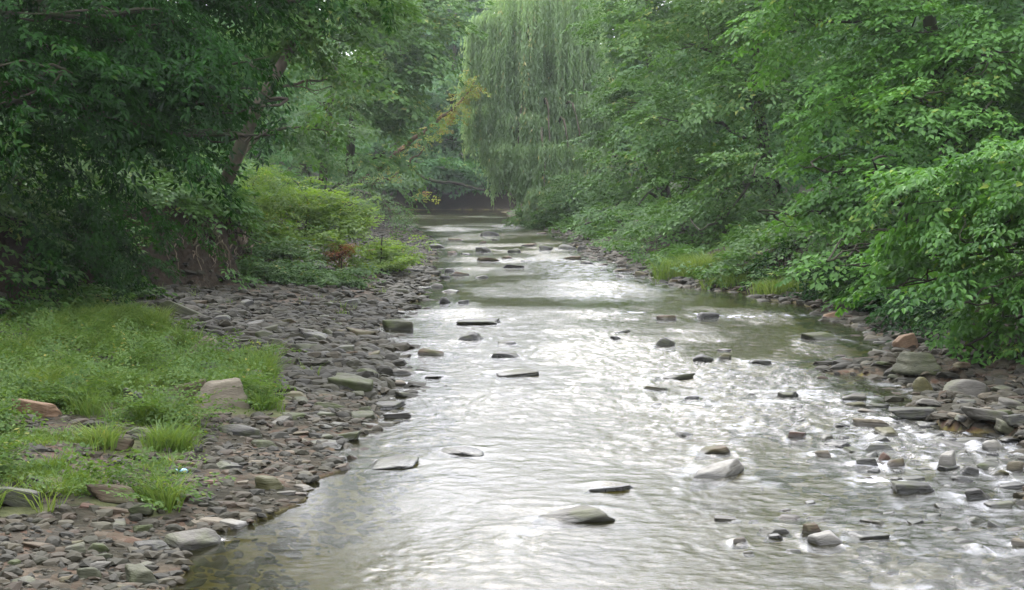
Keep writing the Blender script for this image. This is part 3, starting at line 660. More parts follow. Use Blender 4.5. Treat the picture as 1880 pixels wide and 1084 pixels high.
NTREE = [0]
def tree(name, label, cat, trunk, lobes, mat, style='mid', size=1.0, dens=1.0, bark='bark_dark', group=None, seed=None, droop=.25,
         drift=None, up=.25, inner=.5, limbs=True, crown='crown', stem='trunk', base_mat=None):
    """trunk: [(x,y,z,r)...] in metres; lobes: [(centre xyz, rx, ry, rz)...]"""
    NTREE[0] += 1; rg = np.random.default_rng(seed if seed else 1000 + NTREE[0] * 7)
    base = np.array(trunk[0][:3]); root = empty(name, base); tag(root, label, cat, group)
    pth, rr = smooth_path([t[:3] for t in trunk], [t[3] for t in trunk], 5, 0.0)
    v, q = tube(pth - base, rr, 10, .07, rg)
    link(stem, mesh_np(stem, v, quads=q, smooth=True), M[bark], root)
    acc = []
    ends = np.array(pth)
    for (c, rx, ry, rz) in lobes:
        c = np.array(c, float); area = 4 * math.pi * ((rx * ry) ** 1.6 / 3 + (rx * rz) ** 1.6 / 3 + (ry * rz) ** 1.6 / 3) ** (1 / 1.6)
        per = 5; nb = max(4, int(dens * area / (size * size) * .75))
        acc.append(lobe(c, rx, ry, rz, nb, per, size, style, rg, droop, up, inner, drift))
        if limbs:
            j = np.argmin(np.linalg.norm(ends - c, axis=1) + np.abs(ends[:, 2] - (c[2] - .3 * np.linalg.norm((ends - c)[:, :2], axis=1)))); a = ends[j]
            midp = (a + c) / 2 + np.array([0, 0, .12 * np.linalg.norm(c - a)]) + rg.normal(0, .15, 3)
            r0 = max(.015, min(rr[j] * .4, .09)); tubes = []
            bp_, br_ = smooth_path([a, midp, c, c + (c - a) * .35 - np.array([0, 0, .2])], [r0, r0 * .7, r0 * .4, r0 * .12], 5, .03, rg)
            tubes.append(tube(bp_ - base, br_, 6, .1, rg))
            for _ in range(6):
                i0 = rg.integers(len(bp_) // 3, len(bp_)); d = norm(rg.normal(0, 1, (1, 3)) * np.array([1, 1, .6]))[0]
                e = c + d * np.array([rx, ry, rz]) * .85
                tp, tr_ = smooth_path([bp_[i0], (bp_[i0] + e) / 2 + rg.normal(0, .15, 3), e], [r0 * .35, r0 * .2, r0 * .06], 4, .04, rg)
                tubes.append(tube(tp - base, tr_, 5))
            bv, bq = join_tubes(tubes)
            link("branch", mesh_np("branch", bv, quads=bq, smooth=True), M[bark], root)
    pos, az, pi_, ro, sc, ti = [np.concatenate(x) for x in zip(*acc)]
    v, q, t = place_sprays(pos - base, az, pi_, ro, sc, style, rg, ti)
    link(crown, mesh_np(crown, v, quads=q, attrs={"tint": t}), M[mat], root)
    return root
def G(px, Y, z=None):
    x = (px - 940) / F * Y * 1.0; return np.array([x, Y, float(h(x, Y)) - .15 if z is None else z])
def LB(px, py, Y, rx, rz, ry=None): return (P(px, py, Y), rx, ry or rx, rz)
def TR(base, *pts):
    return [(*base[0], base[1])] + [(*P(px, py, Y), r) for px, py, Y, r in pts]

# ------------------------------------------------------------------ grassy bank trees
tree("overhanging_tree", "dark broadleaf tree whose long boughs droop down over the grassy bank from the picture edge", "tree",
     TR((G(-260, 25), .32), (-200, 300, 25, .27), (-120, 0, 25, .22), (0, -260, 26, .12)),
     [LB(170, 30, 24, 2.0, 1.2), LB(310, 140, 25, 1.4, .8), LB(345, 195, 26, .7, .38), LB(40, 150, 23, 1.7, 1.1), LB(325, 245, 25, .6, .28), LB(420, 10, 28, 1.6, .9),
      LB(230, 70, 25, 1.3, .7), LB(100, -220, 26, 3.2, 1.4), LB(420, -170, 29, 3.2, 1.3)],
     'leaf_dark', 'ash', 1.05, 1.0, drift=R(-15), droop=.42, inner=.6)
tree("leaning_tree", "leaning twin-stemmed tree on top of the bare earth bank with roots hanging below it", "tree",
     TR((G(388, 38.2), .25), (404, 360, 37.7, .20), (446, 260, 37.2, .175), (486, 172, 37.0, .15), (545, 60, 37.6, .14), (600, -160, 38, .08)),
     [LB(585, 50, 38, 1.6, 1.1), LB(510, 20, 37, 1.4, .9), LB(640, 30, 39, 1.2, .9), LB(575, 235, 40, .95, .6), LB(615, 150, 39, .75, .7), LB(390, 110, 39, 1.3, .8),
      LB(520, -140, 38, 3, 1.3)],
     'leaf_mid', 'mid', .95, .95, bark='bark', drift=R(10), droop=.35)
tree("bank_sapling", "low leafy sapling hanging into the dark hollow above the grass", "tree",
     TR((G(-70, 28), .1), (-20, 420, 27, .07), (40, 330, 26, .04)),
     [LB(30, 320, 25, 1.2, .8), LB(120, 430, 27, 1.1, .7), LB(50, 480, 26, 1.0, .6), LB(215, 460, 30, .9, .7), LB(190, 390, 28, .9, .5), LB(60, 570, 27, .9, .35)],
     'leaf_dark', 'ash', .8, 1.0, drift=R(-40), droop=.45)
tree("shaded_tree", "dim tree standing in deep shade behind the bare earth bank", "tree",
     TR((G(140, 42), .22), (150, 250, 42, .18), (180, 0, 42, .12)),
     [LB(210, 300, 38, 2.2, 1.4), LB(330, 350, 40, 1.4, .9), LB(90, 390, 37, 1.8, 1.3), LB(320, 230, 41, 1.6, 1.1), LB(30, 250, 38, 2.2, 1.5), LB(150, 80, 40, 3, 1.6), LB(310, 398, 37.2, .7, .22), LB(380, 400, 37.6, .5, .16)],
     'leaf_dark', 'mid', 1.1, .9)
tree("sunlit_sapling", "yellow-green feathery sapling glowing beside the leaning trunk", "tree",
     [(*G(455, 40.5), .05), (*P(462, 440, 40.5), .04), (*P(468, 360, 40.3), .02)],
     [LB(462, 375, 40, .55, .75), LB(485, 330, 41, .5, .4), LB(440, 440, 40, .4, .4)], 'leaf_yellow', 'fine', .65, 2.2, droop=.5)
tree("grey_green_tree", "grey-green tree drooping over the water behind the yellow bush", "tree",
     TR((G(590, 67), .22), (600, 250, 66, .17), (620, 80, 66, .1)),
     [LB(615, 265, 64, 1.8, 1.3), LB(590, 190, 63, 1.7, 1.2), LB(680, 335, 66, 1.5, .8), LB(712, 372, 67, .9, .4), LB(635, 375, 64, 1.5, .6), LB(560, 310, 62, 1.6, 1.0), LB(610, 110, 65, 1.9, 1.4)],
     'leaf_grey', 'fine', 1.15, .85, drift=R(-10), droop=.4)
tree("tall_bank_tree", "tall pale green tree rising behind the fallen trunk", "tree",
     TR((G(640, 90), .3), (650, 200, 89, .24), (680, -50, 88, .14)),
     [LB(660, 150, 86, 2.8, 2.2), LB(725, 95, 88, 2.6, 2.0), LB(720, 215, 87, 1.8, 1.3), LB(765, 20, 90, 3, 2), LB(660, 20, 86, 3, 2), LB(690, 290, 86, 1.5, 1.0)],
     'leaf_mid', 'far', 1.5, 1.1, drift=R(-20), droop=.35)

# bush, weeds and the small red shrub on the gravel point
tree("yellow_green_bush", "tall yellow-green bush with arching leafy stems on the gravel point", "bush",
     [(*G(560, 42.5), .05), (*P(560, 440, 42.5), .04), (*P(565, 370, 42.5), .015)],
     [LB(570, 385, 43, 1.0, .45), LB(505, 352, 42.5, .35, .5), LB(548, 350, 43, .4, .3), LB(602, 368, 43.5, .35, .35), LB(640, 400, 43, .4, .45), LB(480, 395, 42, .5, .6), LB(520, 400, 42, .8, .7), LB(620, 415, 42.5, .8, .5), LB(545, 450, 41, 1.2, .5), LB(645, 405, 44, .3, .3), LB(600, 470, 40.5, .8, .35)], 'leaf_yellow', 'mid', .62, 1.5, droop=.02, inner=.3, crown='foliage', stem='stem', up=.7)
tree("point_bush", "rounded bright green bush at the tip of the gravel point beside the riffle", "bush",
     [(*G(700, 43.5), .04), (*P(700, 460, 43.5), .03), (*P(702, 430, 43.5), .012)],
     [LB(675, 462, 44, .8, .38), LB(728, 478, 44, .5, .35), LB(748, 455, 45, .16, .2), LB(680, 492, 43, .9, .25)], 'leaf_yellow', 'mid', .58, 1.6, droop=.02, inner=.3, crown='foliage', stem='stem', up=.6)
tree("weed_thicket", "low grey-green weed patch at the foot of the yellow-green bush", "bush",
     [(*G(560, 37), .03), (*P(560, 515, 37), .02), (*P(562, 490, 37), .01)],
     [LB(560, 515, 37, 1.3, .38), LB(480, 510, 36.5, .8, .5), LB(615, 522, 37, .6, .22), LB(445, 485, 37.5, .5, .65), LB(500, 470, 38.5, .7, .5)], 'leaf_grey', 'mid', .5, 1.6, droop=.0, inner=.3, crown='foliage', stem='stem', up=.6)
tree("red_shrub", "small dead shrub with rust-red leaves in front of the green bushes", "bush",
     [(*G(628, 39.5), .02), (*P(627, 480, 39.5), .015), (*P(625, 455, 39.5), .008)],
     [LB(626, 454, 39.5, .15, .14), LB(612, 462, 39.5, .10, .05), LB(638, 462, 39.5, .09, .08)], 'leaf_orange', 'fine', .34, 2.5, limbs=True, crown='foliage', stem='stem')

# ------------------------------------------------------------------ fallen trunk with yellowing leaves
def fallen_tree():
    base = P(684, 318, 96); root = empty("fallen_tree", base)
    tag(root, "fallen reddish trunk slanting up over the far water with gold and orange leaves", "tree")
    rg = np.random.default_rng(5)
    pth, rr = smooth_path([P(660, 335, 97), base, P(745, 268, 95), P(800, 225, 94), P(848, 185, 93), P(872, 150, 93)], [.20, .19, .16, .12, .07, .03], 6, .05, rg)
    v, q = tube(pth - base, rr, 9, .1, rg); link("trunk", mesh_np("trunk", v, quads=q, smooth=True), M['bark_red'], root)
    pth2, rr2 = smooth_path([P(690, 330, 96), P(735, 318, 95.5), P(760, 290, 95), P(790, 262, 95)], [.1, .08, .05, .02], 5, .08, rg)
    v, q = tube(pth2 - base, rr2, 7, .1, rg); link("branch", mesh_np("branch", v, quads=q, smooth=True), M['bark_red'], root)
    pos = []
    for k in range(150):
        t = rg.random() ** .75
        p = pth[int(6 + t * (len(pth) - 7))] + rg.normal(0, 1, 3) * np.array([.30, .3, .30]) * (.5 + .8 * t) + np.array([.25, 0, -.35]) * (1 - t)
        if vnoise(np.array([t * 9]), np.array([1.5]), 3)[0] > .38: pos.append(p)
    for k in range(18): pos.append(P(725, 305, 95.5) + rg.normal(0, 1, 3) * np.array([.55, .3, .35]))
    for k in range(10): pos.append(P(778, 356, 95) + rg.normal(0, 1, 3) * np.array([.4, .2, .12]))
    pos = np.array(pos); k = len(pos)
    v, q, t = place_sprays(pos - base, rg.uniform(0, 6.28, k), rg.normal(.3, .3, k), rg.normal(0, .3, k), rg.uniform(.42, .75, k), 'far', rg, rg.normal(.25, .3, k))
    link("foliage", mesh_np("foliage", v, quads=q, attrs={"tint": t}), M['leaf_gold'], root)
fallen_tree()
def dead_branch(name, pts, rad, label, mat='bark_dark', seed=3):
    rg = np.random.default_rng(seed); pth, rr = smooth_path(pts, rad, 6, .05, rg); base = pth[0]
    tubes = [tube(pth - base, rr, 7, .1, rg)]
    for _ in range(4):
        i = rg.integers(3, len(pth) - 2); e = pth[i] + rg.normal(0, 1, 3) * np.array([.9, .4, .5]); tp, tr_ = smooth_path([pth[i], (pth[i] + e) / 2 + rg.normal(0, .1, 3), e], [rr[i] * .5, rr[i] * .3, .01], 4); tubes.append(tube(tp - base, tr_, 5))
    v, q = join_tubes(tubes); o = link(name, mesh_np(name, v, quads=q, smooth=True), M[mat]); o.location = base; tag(o, label, "branch")
dead_branch("fallen_branch", [P(768, 322, 132), P(800, 333, 131), P(850, 340, 130), P(900, 352, 128), P(935, 345, 126)], [.15, .14, .12, .09, .03], "dark fallen branch arching low across the bend in front of the sandy far bank", 'black_brown_bark')
dead_branch("driftwood_branch", [P(905, 350, 118), P(925, 338, 117), P(950, 352, 115)], [.14, .1, .04], "short dead branch caught under the willow's lowest strands", 'bark_dark', 9)

# ------------------------------------------------------------------ far bank trees
for i, (bx, bY, lbs, m_, lab) in enumerate([
    (730, 150, [LB(715, 270, 147, 3.4, 2.2), LB(745, 185, 149, 4, 3), LB(700, 140, 150, 4, 3), LB(690, 315, 140, 2.6, 1.1), LB(745, 312, 141, 2.4, 1.0)], 'leaf_far', "shadowy tree on the far bank directly behind the fallen trunk"),
    (830, 152, [LB(835, 262, 147, 3.6, 2.2), LB(820, 170, 150, 4.2, 3), LB(775, 300, 144, 3, 1.4), LB(860, 310, 144, 2.6, 1.2), LB(815, 308, 141, 2.4, .9)], 'leaf_far', "tree whose skirts overhang the sandy far bank"),
    (790, 160, [LB(790, 90, 157, 5, 3.6), LB(840, 40, 160, 5, 3.6), LB(780, 10, 162, 6, 2.5)], 'leaf_far', "pale hazy tree towering over the bend between tall bank tree and willow"),
    (905, 156, [LB(905, 250, 152, 3.2, 3), LB(880, 90, 156, 4.5, 4), LB(920, 330, 147, 2, 1.2), LB(900, 20, 160, 6, 2.5)], 'leaf_far', "tree on the far bank half hidden by the willow")]):
    tree("far_bank_tree", lab, "tree", TR((G(bx, bY), .3), (bx, 200, bY, .24), (bx + 8, 20, bY, .12)), lbs, m_, 'far', 1.9, 1.25, group="trees on the far bank", droop=.4)

# ------------------------------------------------------------------ willow
def willow():
    base = G(1000, 97); root = empty("willow_tree", base); tag(root, "weeping willow trailing pale grey-green strands over the head of the riffle", "tree")
    rg = np.random.default_rng(77)
    pth, rr = smooth_path([base, P(995, 300, 97), P(985, 120, 97), P(990, -40, 97)], [.42, .34, .26, .14], 6, .06, rg)
    v, q = tube(pth - base, rr, 10, .08, rg); link("trunk", mesh_np("trunk", v, quads=q, smooth=True), M['bark'], root)
    LBS = [(1000, -10, 97, 4.2, 1.2, 7.5), (915, 40, 97, 2.2, .8, 5.5), (960, 95, 96, 3.0, 1.2, 5), (1040, 90, 96, 2.4, 1.2, 5), (905, 200, 95, 1.7, .6, 3.2), (965, 215, 94, 1.8, .6, 3.6), (1040, 235, 94, 1.7, .7, 3.4),
           (985, 310, 92, 1.6, .5, 2.8), (1050, 320, 91, 1.5, .6, 2.5), (950, 270, 92.5, 1.5, .5, 3.2), (1010, 270, 92, 1.5, .5, 3), (1075, 110, 96, 1.6, .8, 4.5), (1080, 190, 94, 1.4, .7, 4), (1070, 280, 92, 1.3, .6, 3), (925, 255, 94, 1.2, .5, 3), (960, 160, 95, 1.6, .7, 4.5), (1015, 170, 95, 1.6, .7, 4.5), (1000, 355, 90, 1.3, .5, 2), (880, 150, 96, 1.1, .6, 3), (930, 120, 95.5, 1.5, .7, 4)]
    V, Q, T, off = [], [], [], 0
    for (px, py, Y, rx, rz, ln) in LBS:
        c = P(px, py, Y)
        bp, br = smooth_path([pth[np.argmin(np.abs(pth[:, 2] - c[2] + 1.2))], (pth[-4] * .3 + c * .7) + np.array([0, 0, .5]), c], [.14, .09, .03], 5, .05, rg)
        tv, tq = tube(bp - base, br, 6); link("branch", mesh_np("branch", tv, quads=tq, smooth=True), M['bark'], root)
        ncl = int((26 if py < 150 else 40) * rx)
        for _ in range(ncl):                                    # curtains of strands
            a = rg.uniform(0, 6.28); k = math.sqrt(rg.uniform(.05, 1))
            o0 = c + np.array([rx * k * math.cos(a), rx * .9 * k * math.sin(a), rz * (1 - k * k) * rg.uniform(.2, 1.2)])
            ct = rg.normal(0, .17); L0 = ln * rg.uniform(.5, 1.05)
            for _s in range(7):
                o = o0 + rg.normal(0, 1, 3) * np.array([.17, .17, .12]); L = L0 * rg.uniform(.6, 1.1)
                L = min(L, o[2] - 0.25 + rg.uniform(0, .3))
                if L < .5: continue
                n = int(L / .13); f = (np.arange(n) + rg.random(n)) / n
                sway = np.array([math.cos(a), math.sin(a), 0]) * .35 + rg.normal(0, .06, 3)
                pos = o + np.outer(np.sqrt(f) * .9, sway) + np.outer(f, (0, 0, -L)) + rg.normal(0, .02, (n, 3))
                d = norm(np.stack([rg.normal(0, .38, n), rg.normal(0, .38, n), np.full(n, -1.0)], 1))
                nn = norm(np.cross(d, rg.normal(0, 1, (n, 3))))
                v, q, per = leaf_quads(pos, d, nn, rg.uniform(.24, .42, n), rg.uniform(.07, .12, n), False)
                V.append(v); Q.append(q + off); off += len(v); T.append(np.repeat(np.clip(rg.normal(.45, .16, n) + ct, 0, 1), per))
    link("crown", mesh_np("crown", np.concatenate(V) - base, quads=np.concatenate(Q), attrs={"tint": np.concatenate(T)}), M['leaf_willow'], root)
willow()

# ------------------------------------------------------------------ leafy bank trees
tree("willow_side_shrub", "dense green shrub filling the gap beneath the willow at the waterline", "bush",
     [(*G(1040, 88), .08), (*P(1045, 370, 88), .06), (*P(1050, 320, 88), .02)],
     [LB(1030, 375, 88, 1.2, .7), LB(1075, 345, 86, 1.5, 1.0), LB(970, 398, 92, 1.0, .5), LB(1010, 405, 87, .9, .4)], 'leaf_mid', 'mid', .95, 1.8, crown='foliage', stem='stem')
tree("upstream_bank_tree", "broad mid-green tree on the leafy bank next to the willow", "tree",
     TR((G(1230, 78), .3), (1200, 250, 77, .24), (1190, 0, 76, .14)),
     [LB(1175, 90, 74, 2.4, 2.0), LB(1185, 200, 72, 2.6, 1.8), LB(1150, 300, 72, 1.5, 1.2), LB(1160, 395, 67, 1.5, .8), LB(1240, 0, 76, 3, 2), LB(1150, 200, 75, 1.4, 1.4), LB(1190, 310, 69, 1.8, 1.2), LB(1105, 400, 70, 1.1, .7), LB(1150, 20, 78, 2.0, 1.6), LB(1185, 0, 80, 2.6, 2), LB(1260, 10, 80, 3.5, 2.4)],
     'leaf_mid', 'mid', 1.25, .95, drift=R(190), droop=.3)
tree("bank_maple", "maple with pale-backed leaves in the middle of the leafy bank above the grass tuft", "tree",
     TR((G(1430, 57), .28), (1400, 250, 56, .22), (1380, 0, 56, .12)),
     [LB(1290, 90, 55, 2.6, 1.8), LB(1255, 225, 53, 1.8, 1.3), LB(1380, 170, 52, 2.3, 1.6), LB(1290, 330, 53, 1.7, 1.1), LB(1255, 420, 51, 1.2, .6), LB(1395, 330, 49, 1.7, 1.3), LB(1400, 430, 47, 1.1, .6), LB(1340, -40, 55, 3.5, 1.8), LB(1330, 400, 49, 1.1, .7), LB(1440, 60, 53, 2.0, 1.5)],
     'leaf_mid', 'mid', 1.1, .9, drift=R(185), droop=.3)
tree("spreading_tree", "large spreading tree with layered boughs and black gaps between them on the leafy bank", "tree",
     TR((G(1760, 38), .3), (1740, 250, 38, .25), (1700, 0, 38, .15), (1660, -200, 38, .08)),
     [LB(1560, 180, 36, 1.7, 1.0), LB(1680, 60, 36.5, 2.0, 1.2), LB(1690, 190, 34, 1.6, .9), LB(1550, 320, 35, 1.2, .8), LB(1490, 390, 36, 1.1, .6), LB(1590, 455, 33, 1.0, .6), LB(1800, 100, 35, 2.0, 1.4), LB(1520, 40, 38, 2.0, 1.4), LB(1650, 320, 33, 1.2, .7),
      LB(1640, 510, 31.5, .8, .35), LB(1480, 490, 38, .8, .4), LB(1600, -120, 37, 3.5, 1.6), LB(1790, 230, 34, 1.5, .8)],
     'leaf_bright', 'mid', 1.0, .95, drift=R(190), droop=.3)
tree("near_maple_sapling", "bright green maple bough sweeping low over the stones at the picture edge", "tree",
     TR((G(2150, 23.5), .14), (2060, 350, 23, .11), (1960, 180, 23, .06)),
     [LB(1780, 335, 23, .85, .42), LB(1850, 410, 22.2, .85, .55), LB(1725, 410, 23.5, .7, .4), LB(1700, 470, 24, .5, .3), LB(1860, 510, 22, .7, .45), LB(1840, 600, 22.8, .6, .32), LB(1900, 300, 22, .9, .5), LB(1760, 500, 23.5, .5, .3), LB(1890, 630, 22.4, .5, .25)],
     'leaf_bright', 'near', .72, 1.2, drift=R(195), droop=.34)
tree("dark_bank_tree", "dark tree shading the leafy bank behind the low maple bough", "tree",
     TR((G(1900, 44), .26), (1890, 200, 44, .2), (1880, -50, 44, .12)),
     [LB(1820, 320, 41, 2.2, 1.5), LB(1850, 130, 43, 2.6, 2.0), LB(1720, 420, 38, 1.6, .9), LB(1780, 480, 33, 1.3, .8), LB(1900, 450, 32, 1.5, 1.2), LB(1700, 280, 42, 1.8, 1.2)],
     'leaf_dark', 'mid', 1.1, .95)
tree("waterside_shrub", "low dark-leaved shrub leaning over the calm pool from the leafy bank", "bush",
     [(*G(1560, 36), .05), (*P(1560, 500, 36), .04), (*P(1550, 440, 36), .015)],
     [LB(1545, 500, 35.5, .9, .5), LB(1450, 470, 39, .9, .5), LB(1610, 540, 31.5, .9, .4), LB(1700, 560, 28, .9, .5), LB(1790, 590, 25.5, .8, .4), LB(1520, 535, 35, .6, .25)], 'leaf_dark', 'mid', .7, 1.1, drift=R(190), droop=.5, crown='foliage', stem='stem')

# ------------------------------------------------------------------ the wood behind: one mass
def woodland():
    rg = np.random.default_rng(21); acc = []
    pts = []
    for _ in range(75): y = rg.uniform(30, 138); pts.append((-14 - rg.uniform(0, 1) * (4 + .30 * y) - .03 * y, y))
    for _ in range(80): y = rg.uniform(50, 150); pts.append((14 + rg.uniform(0, 1) * (3 + .28 * y), y))
    for _ in range(70): pts.append((rg.uniform(-50, 45), rg.uniform(162, 215)))
    for _ in range(12): pts.append((rg.uniform(15, 21), rg.uniform(33, 50)))
    for _ in range(34): y = rg.uniform(-18, 30); pts.append((-13.5 - rg.uniform(0, 8) - max(y, 0) * .08, y))
    for _ in range(26): y = rg.uniform(-18, 24); pts.append((13.5 + rg.uniform(0, 8) + max(y, 0) * .1, y))
    for _ in range(10): pts.append((rg.uniform(-12, 12), rg.uniform(-22, -16)))
    accn = []
    for (x, y) in pts:
        g = float(h(x, y)); r = rg.uniform(2.6, 4.2)
        for k in range(2):
            c = np.array([x + rg.normal(0, 1), y + rg.normal(0, 1), g + 2.2 + k * rg.uniform(3.2, 4.6)])
            if y < 75: accn.append(lobe(c, r, r, r * .8, int(r * r * 5), 4, 1.15, 'mid', rg, .35, .3, .6))
            else: acc.append(lobe(c, r, r, r * .8, int(r * r * 3.2), 4, 1.7, 'far', rg, .35, .3, .6))
    for px in range(-150, 2050, 55):
        Y = 118 if px > 1080 or px < 560 else 168
        acc.append(lobe(P(px + rg.uniform(-20, 20), rg.uniform(20, 90), Y + rg.uniform(-8, 8)), 3.6, 3.6, 3.0, 45, 4, 1.7, 'far', rg, .35, .3, .5))
        if Y == 118: acc.append(lobe(P(px + rg.uniform(-20, 20), rg.uniform(130, 200), Y + rg.uniform(-8, 8)), 3.6, 3.6, 3.0, 40, 4, 1.7, 'far', rg, .35, .3, .5))
    vs, qs, ts, off = [], [], [], 0
    for a_, st in ((acc, 'far'), (accn, 'mid')):
        pos, az, pi_, ro, sc, ti = [np.concatenate(x) for x in zip(*a_)]
        v, q, t = place_sprays(pos, az, pi_, ro, sc, st, rg, ti); vs.append(v); qs.append(q + off); ts.append(t); off += len(v)
    tag(link("woodland", mesh_np("woodland", np.concatenate(vs), quads=np.concatenate(qs), attrs={"tint": np.concatenate(ts)}), M['leaf_far']), "hazy green woodland covering the valley sides", None, None, "stuff")
woodland()

# ------------------------------------------------------------------ undergrowth, grass and weeds
def scatter(n, xr_, yr_, ok, rg, power=1.0):
    out = []
    while sum(map(len, out)) < n:
        y = np.exp(rg.uniform(math.log(yr_[0]), math.log(yr_[1]), 20000)); x = rg.uniform(xr_[0], xr_[1], 20000)
        m = ok(x, y); out.append(np.stack([x[m], y[m]], 1))
        if len(out) > 60: break
    p = np.concatenate(out)[:n]; return p[:, 0], p[:, 1]
def undergrowth():
    rg = np.random.default_rng(31)
    def ok_r(x, y):
        xl, xr = edges(y); d = x - xr
        px, py = proj(x, y, h(x, y))
        bare = np.exp(-(((px - 1440) / 60) ** 2 + ((py - 500) / 22) ** 2)) + np.exp(-(((px - 1150) / 60) ** 2 + ((py - 478) / 12) ** 2))
        lo = np.interp(y, [15, 24, 30, 40, 50, 60, 90], [2.2, 1.6, 1.0, .5, .5, .9, .4])
        return (d > lo) & (d < 7) & (rg.random(len(x)) < (1.1 - bare * 1.2)) & (fbm(x * .6, y * .6, 51) > .36)
    x1, y1 = scatter(5200, (-2, 16), (19, 112), ok_r, rg)
    def ok_l(x, y):
        z, s, dl, dr, df, db = terrain(x, y)
        px, py = proj(x, y, z)
        bare = ((px > 275) & (px < 425) & (db < .55) & (y < 42))
        return (db > -.3) & (db < 6) & ~bare & (fbm(x * .6, y * .6, 52) > .40) & (x > -30)
    x2, y2 = scatter(3400, (-30, -5), (22, 80), ok_l, rg)
    def ok_t(x, y):
        z, s, dl, dr, df, db = terrain(x, y); px, py = proj(x, y, z)
        return (px > 215) & (px < 480) & (db > .45) & (db < 2.6) & (y < 44)
    xt, yt = scatter(420, (-12, -5), (30, 44), ok_t, rg)
    x2 = np.concatenate([x2, xt]); y2 = np.concatenate([y2, yt])
    def ok_f(x, y):
        z, s, dl, dr, df, db = terrain(x, y); return (df > 5) & (df < 14)
    x3, y3 = scatter(700, (-25, 20), (146, 160), ok_f, rg)
    x = np.concatenate([x1, x2, x3]); y = np.concatenate([y1, y2, y3]); k = len(x)
    z = h(x, y) + rg.uniform(.05, .55, k)
    az = np.where(x > 0, math.pi, 0) + rg.normal(0, .9, k)
    v, q, t = place_sprays(np.stack([x, y, z], 1), az, rg.normal(.12, .35, k), rg.normal(0, .3, k), rg.uniform(.5, 1.0, k) * np.where(y > 80, 1.5, 1), 'mid', rg, rg.normal(-.05, .15, k))
    tag(link("undergrowth", mesh_np("undergrowth", v, quads=q, attrs={"tint": t}), M['leaf_mid']), "leafy undergrowth covering the banks under the trees", None, None, "stuff")
undergrowth()

def blades(cx, cy, cz, hgt, rg, nb, spread, wid, lean=.5):
    """tufts of bent grass blades: returns verts, quads, tint"""
    k = len(cx); K = k * nb; i = np.repeat(np.arange(k), nb)
    a = rg.uniform(0, 6.28, K); r = spread * np.sqrt(rg.random(K)); x = cx[i] + r * np.cos(a); y = cy[i] + r * np.sin(a)
    z = cz[i] - .02; H = hgt[i] * rg.uniform(.45, 1.15, K); b = a + rg.normal(0, .7, K); ln = H * lean * rg.uniform(.2, 1.3, K)
    w = wid * rg.uniform(.6, 1.3, K); fa = rg.uniform(0, 6.28, K); wx, wy = np.cos(fa) * w / 2, np.sin(fa) * w / 2
    V = np.zeros((K, 6, 3))
    for j, (f, g, ww) in enumerate(((0, 0, 1), (.55, .3, .8), (1, 1, .12))):
        X = x + np.cos(b) * ln * g; Y = y + np.sin(b) * ln * g; Z = z + H * (f - .18 * g * f)
        V[:, 2 * j] = np.stack([X - wx * ww, Y - wy * ww, Z], 1); V[:, 2 * j + 1] = np.stack([X + wx * ww, Y + wy * ww, Z], 1)
    q0 = np.arange(K)[:, None] * 6
    Q = np.concatenate([q0 + np.array([[0, 1, 3, 2]]), q0 + np.array([[2, 3, 5, 4]])])
    tt = np.clip((rg.normal(.42, .14, k) + .9 * (fbm(cx * .9, cy * .9, 57) - .5))[i] + rg.normal(0, .14, K), 0, 1)
    return V.reshape(-1, 3), Q, np.repeat(tt, 6)
def free_of_stones(x, y, grow=.75):
    m = np.ones(len(x), bool)
    for s_ in STONES:
        if s_['w'] > .25: m &= ~((np.abs(x - s_['x']) < s_['w'] * .45) & (y < s_['y']) & (y > s_['y'] - s_['d'] * .5 - .75))
        m &= ((x - s_['x']) / (s_['w'] * .5 * grow + .03)) ** 2 + ((y - s_['y']) / (s_['d'] * .5 * grow + .03)) ** 2 > 1
    return m
def grass():
    rg = np.random.default_rng(41)
    def ok(x, y):
        z = h(x, y); px, py = proj(x, y, z); return (grass_mask(x, y, px, py) * sstep(.40, .60, fbm(x * 2.2, y * 2.2, 46)) > rg.random(len(x)) * .9) & free_of_stones(x, y)
    x, y = scatter(8500, (-18, 0), (10, 40), ok, rg)
    def ok2(x, y):
        z, s, dl, dr, df, db = terrain(x, y); px, py = proj(x, y, z); return (dl > .8) & (db > -.2) & (py > 900) & (px < 330) & (fbm(x * 2.5, y * 2.5, 47) > .60) & (px > -300)
    xb, yb = scatter(260, (-8, -2), (9.5, 16), ok2, rg)
    def ok3(x, y):
        z, s, dl, dr, df, db = terrain(x, y); return (dl > .9) & (db < .2) & (fbm(x * 1.7, y * 1.7, 49) > .51) & free_of_stones(x, y)
    xc, yc = scatter(330, (-9.5, -2), (10, 38), ok3, rg); xb = np.concatenate([xb, xc]); yb = np.concatenate([yb, yc])
    x = np.concatenate([x, xb]); y = np.concatenate([y, yb])
    hh = (.08 + .30 * sstep(.42, .7, fbm(x * 1.9, y * 1.9, 44))) * np.where(y > 20, 1.2, 1.0); hh[-len(xb):] *= .55
    v, q, t = blades(x, y, h(x, y), hh, rg, 11, .08, .013, .8)
    tag(link("grass", mesh_np("grass", v, quads=q, attrs={"tint": t}), M['grass']), "tufty green grass on the creek bank", None, None, "stuff")
    x, y = scatter(2800, (-18, 0), (10, 40), lambda x, y: ok(x, y) & (fbm(x * 1.2, y * 1.2, 48) > .47), rg); k = len(x)
    z = h(x, y) + rg.uniform(.03, .20, k)
    v, q, t = place_sprays(np.stack([x, y, z], 1), rg.uniform(0, 6.28, k), rg.normal(-.35, .35, k), rg.normal(0, .3, k), rg.uniform(.3, .6, k), 'fine', rg, rg.normal(.05, .15, k))
    tag(link("weeds", mesh_np("weeds", v, quads=q, attrs={"tint": t}), M['weed']), "small broad-leaved weeds among the grass", None, None, "stuff")
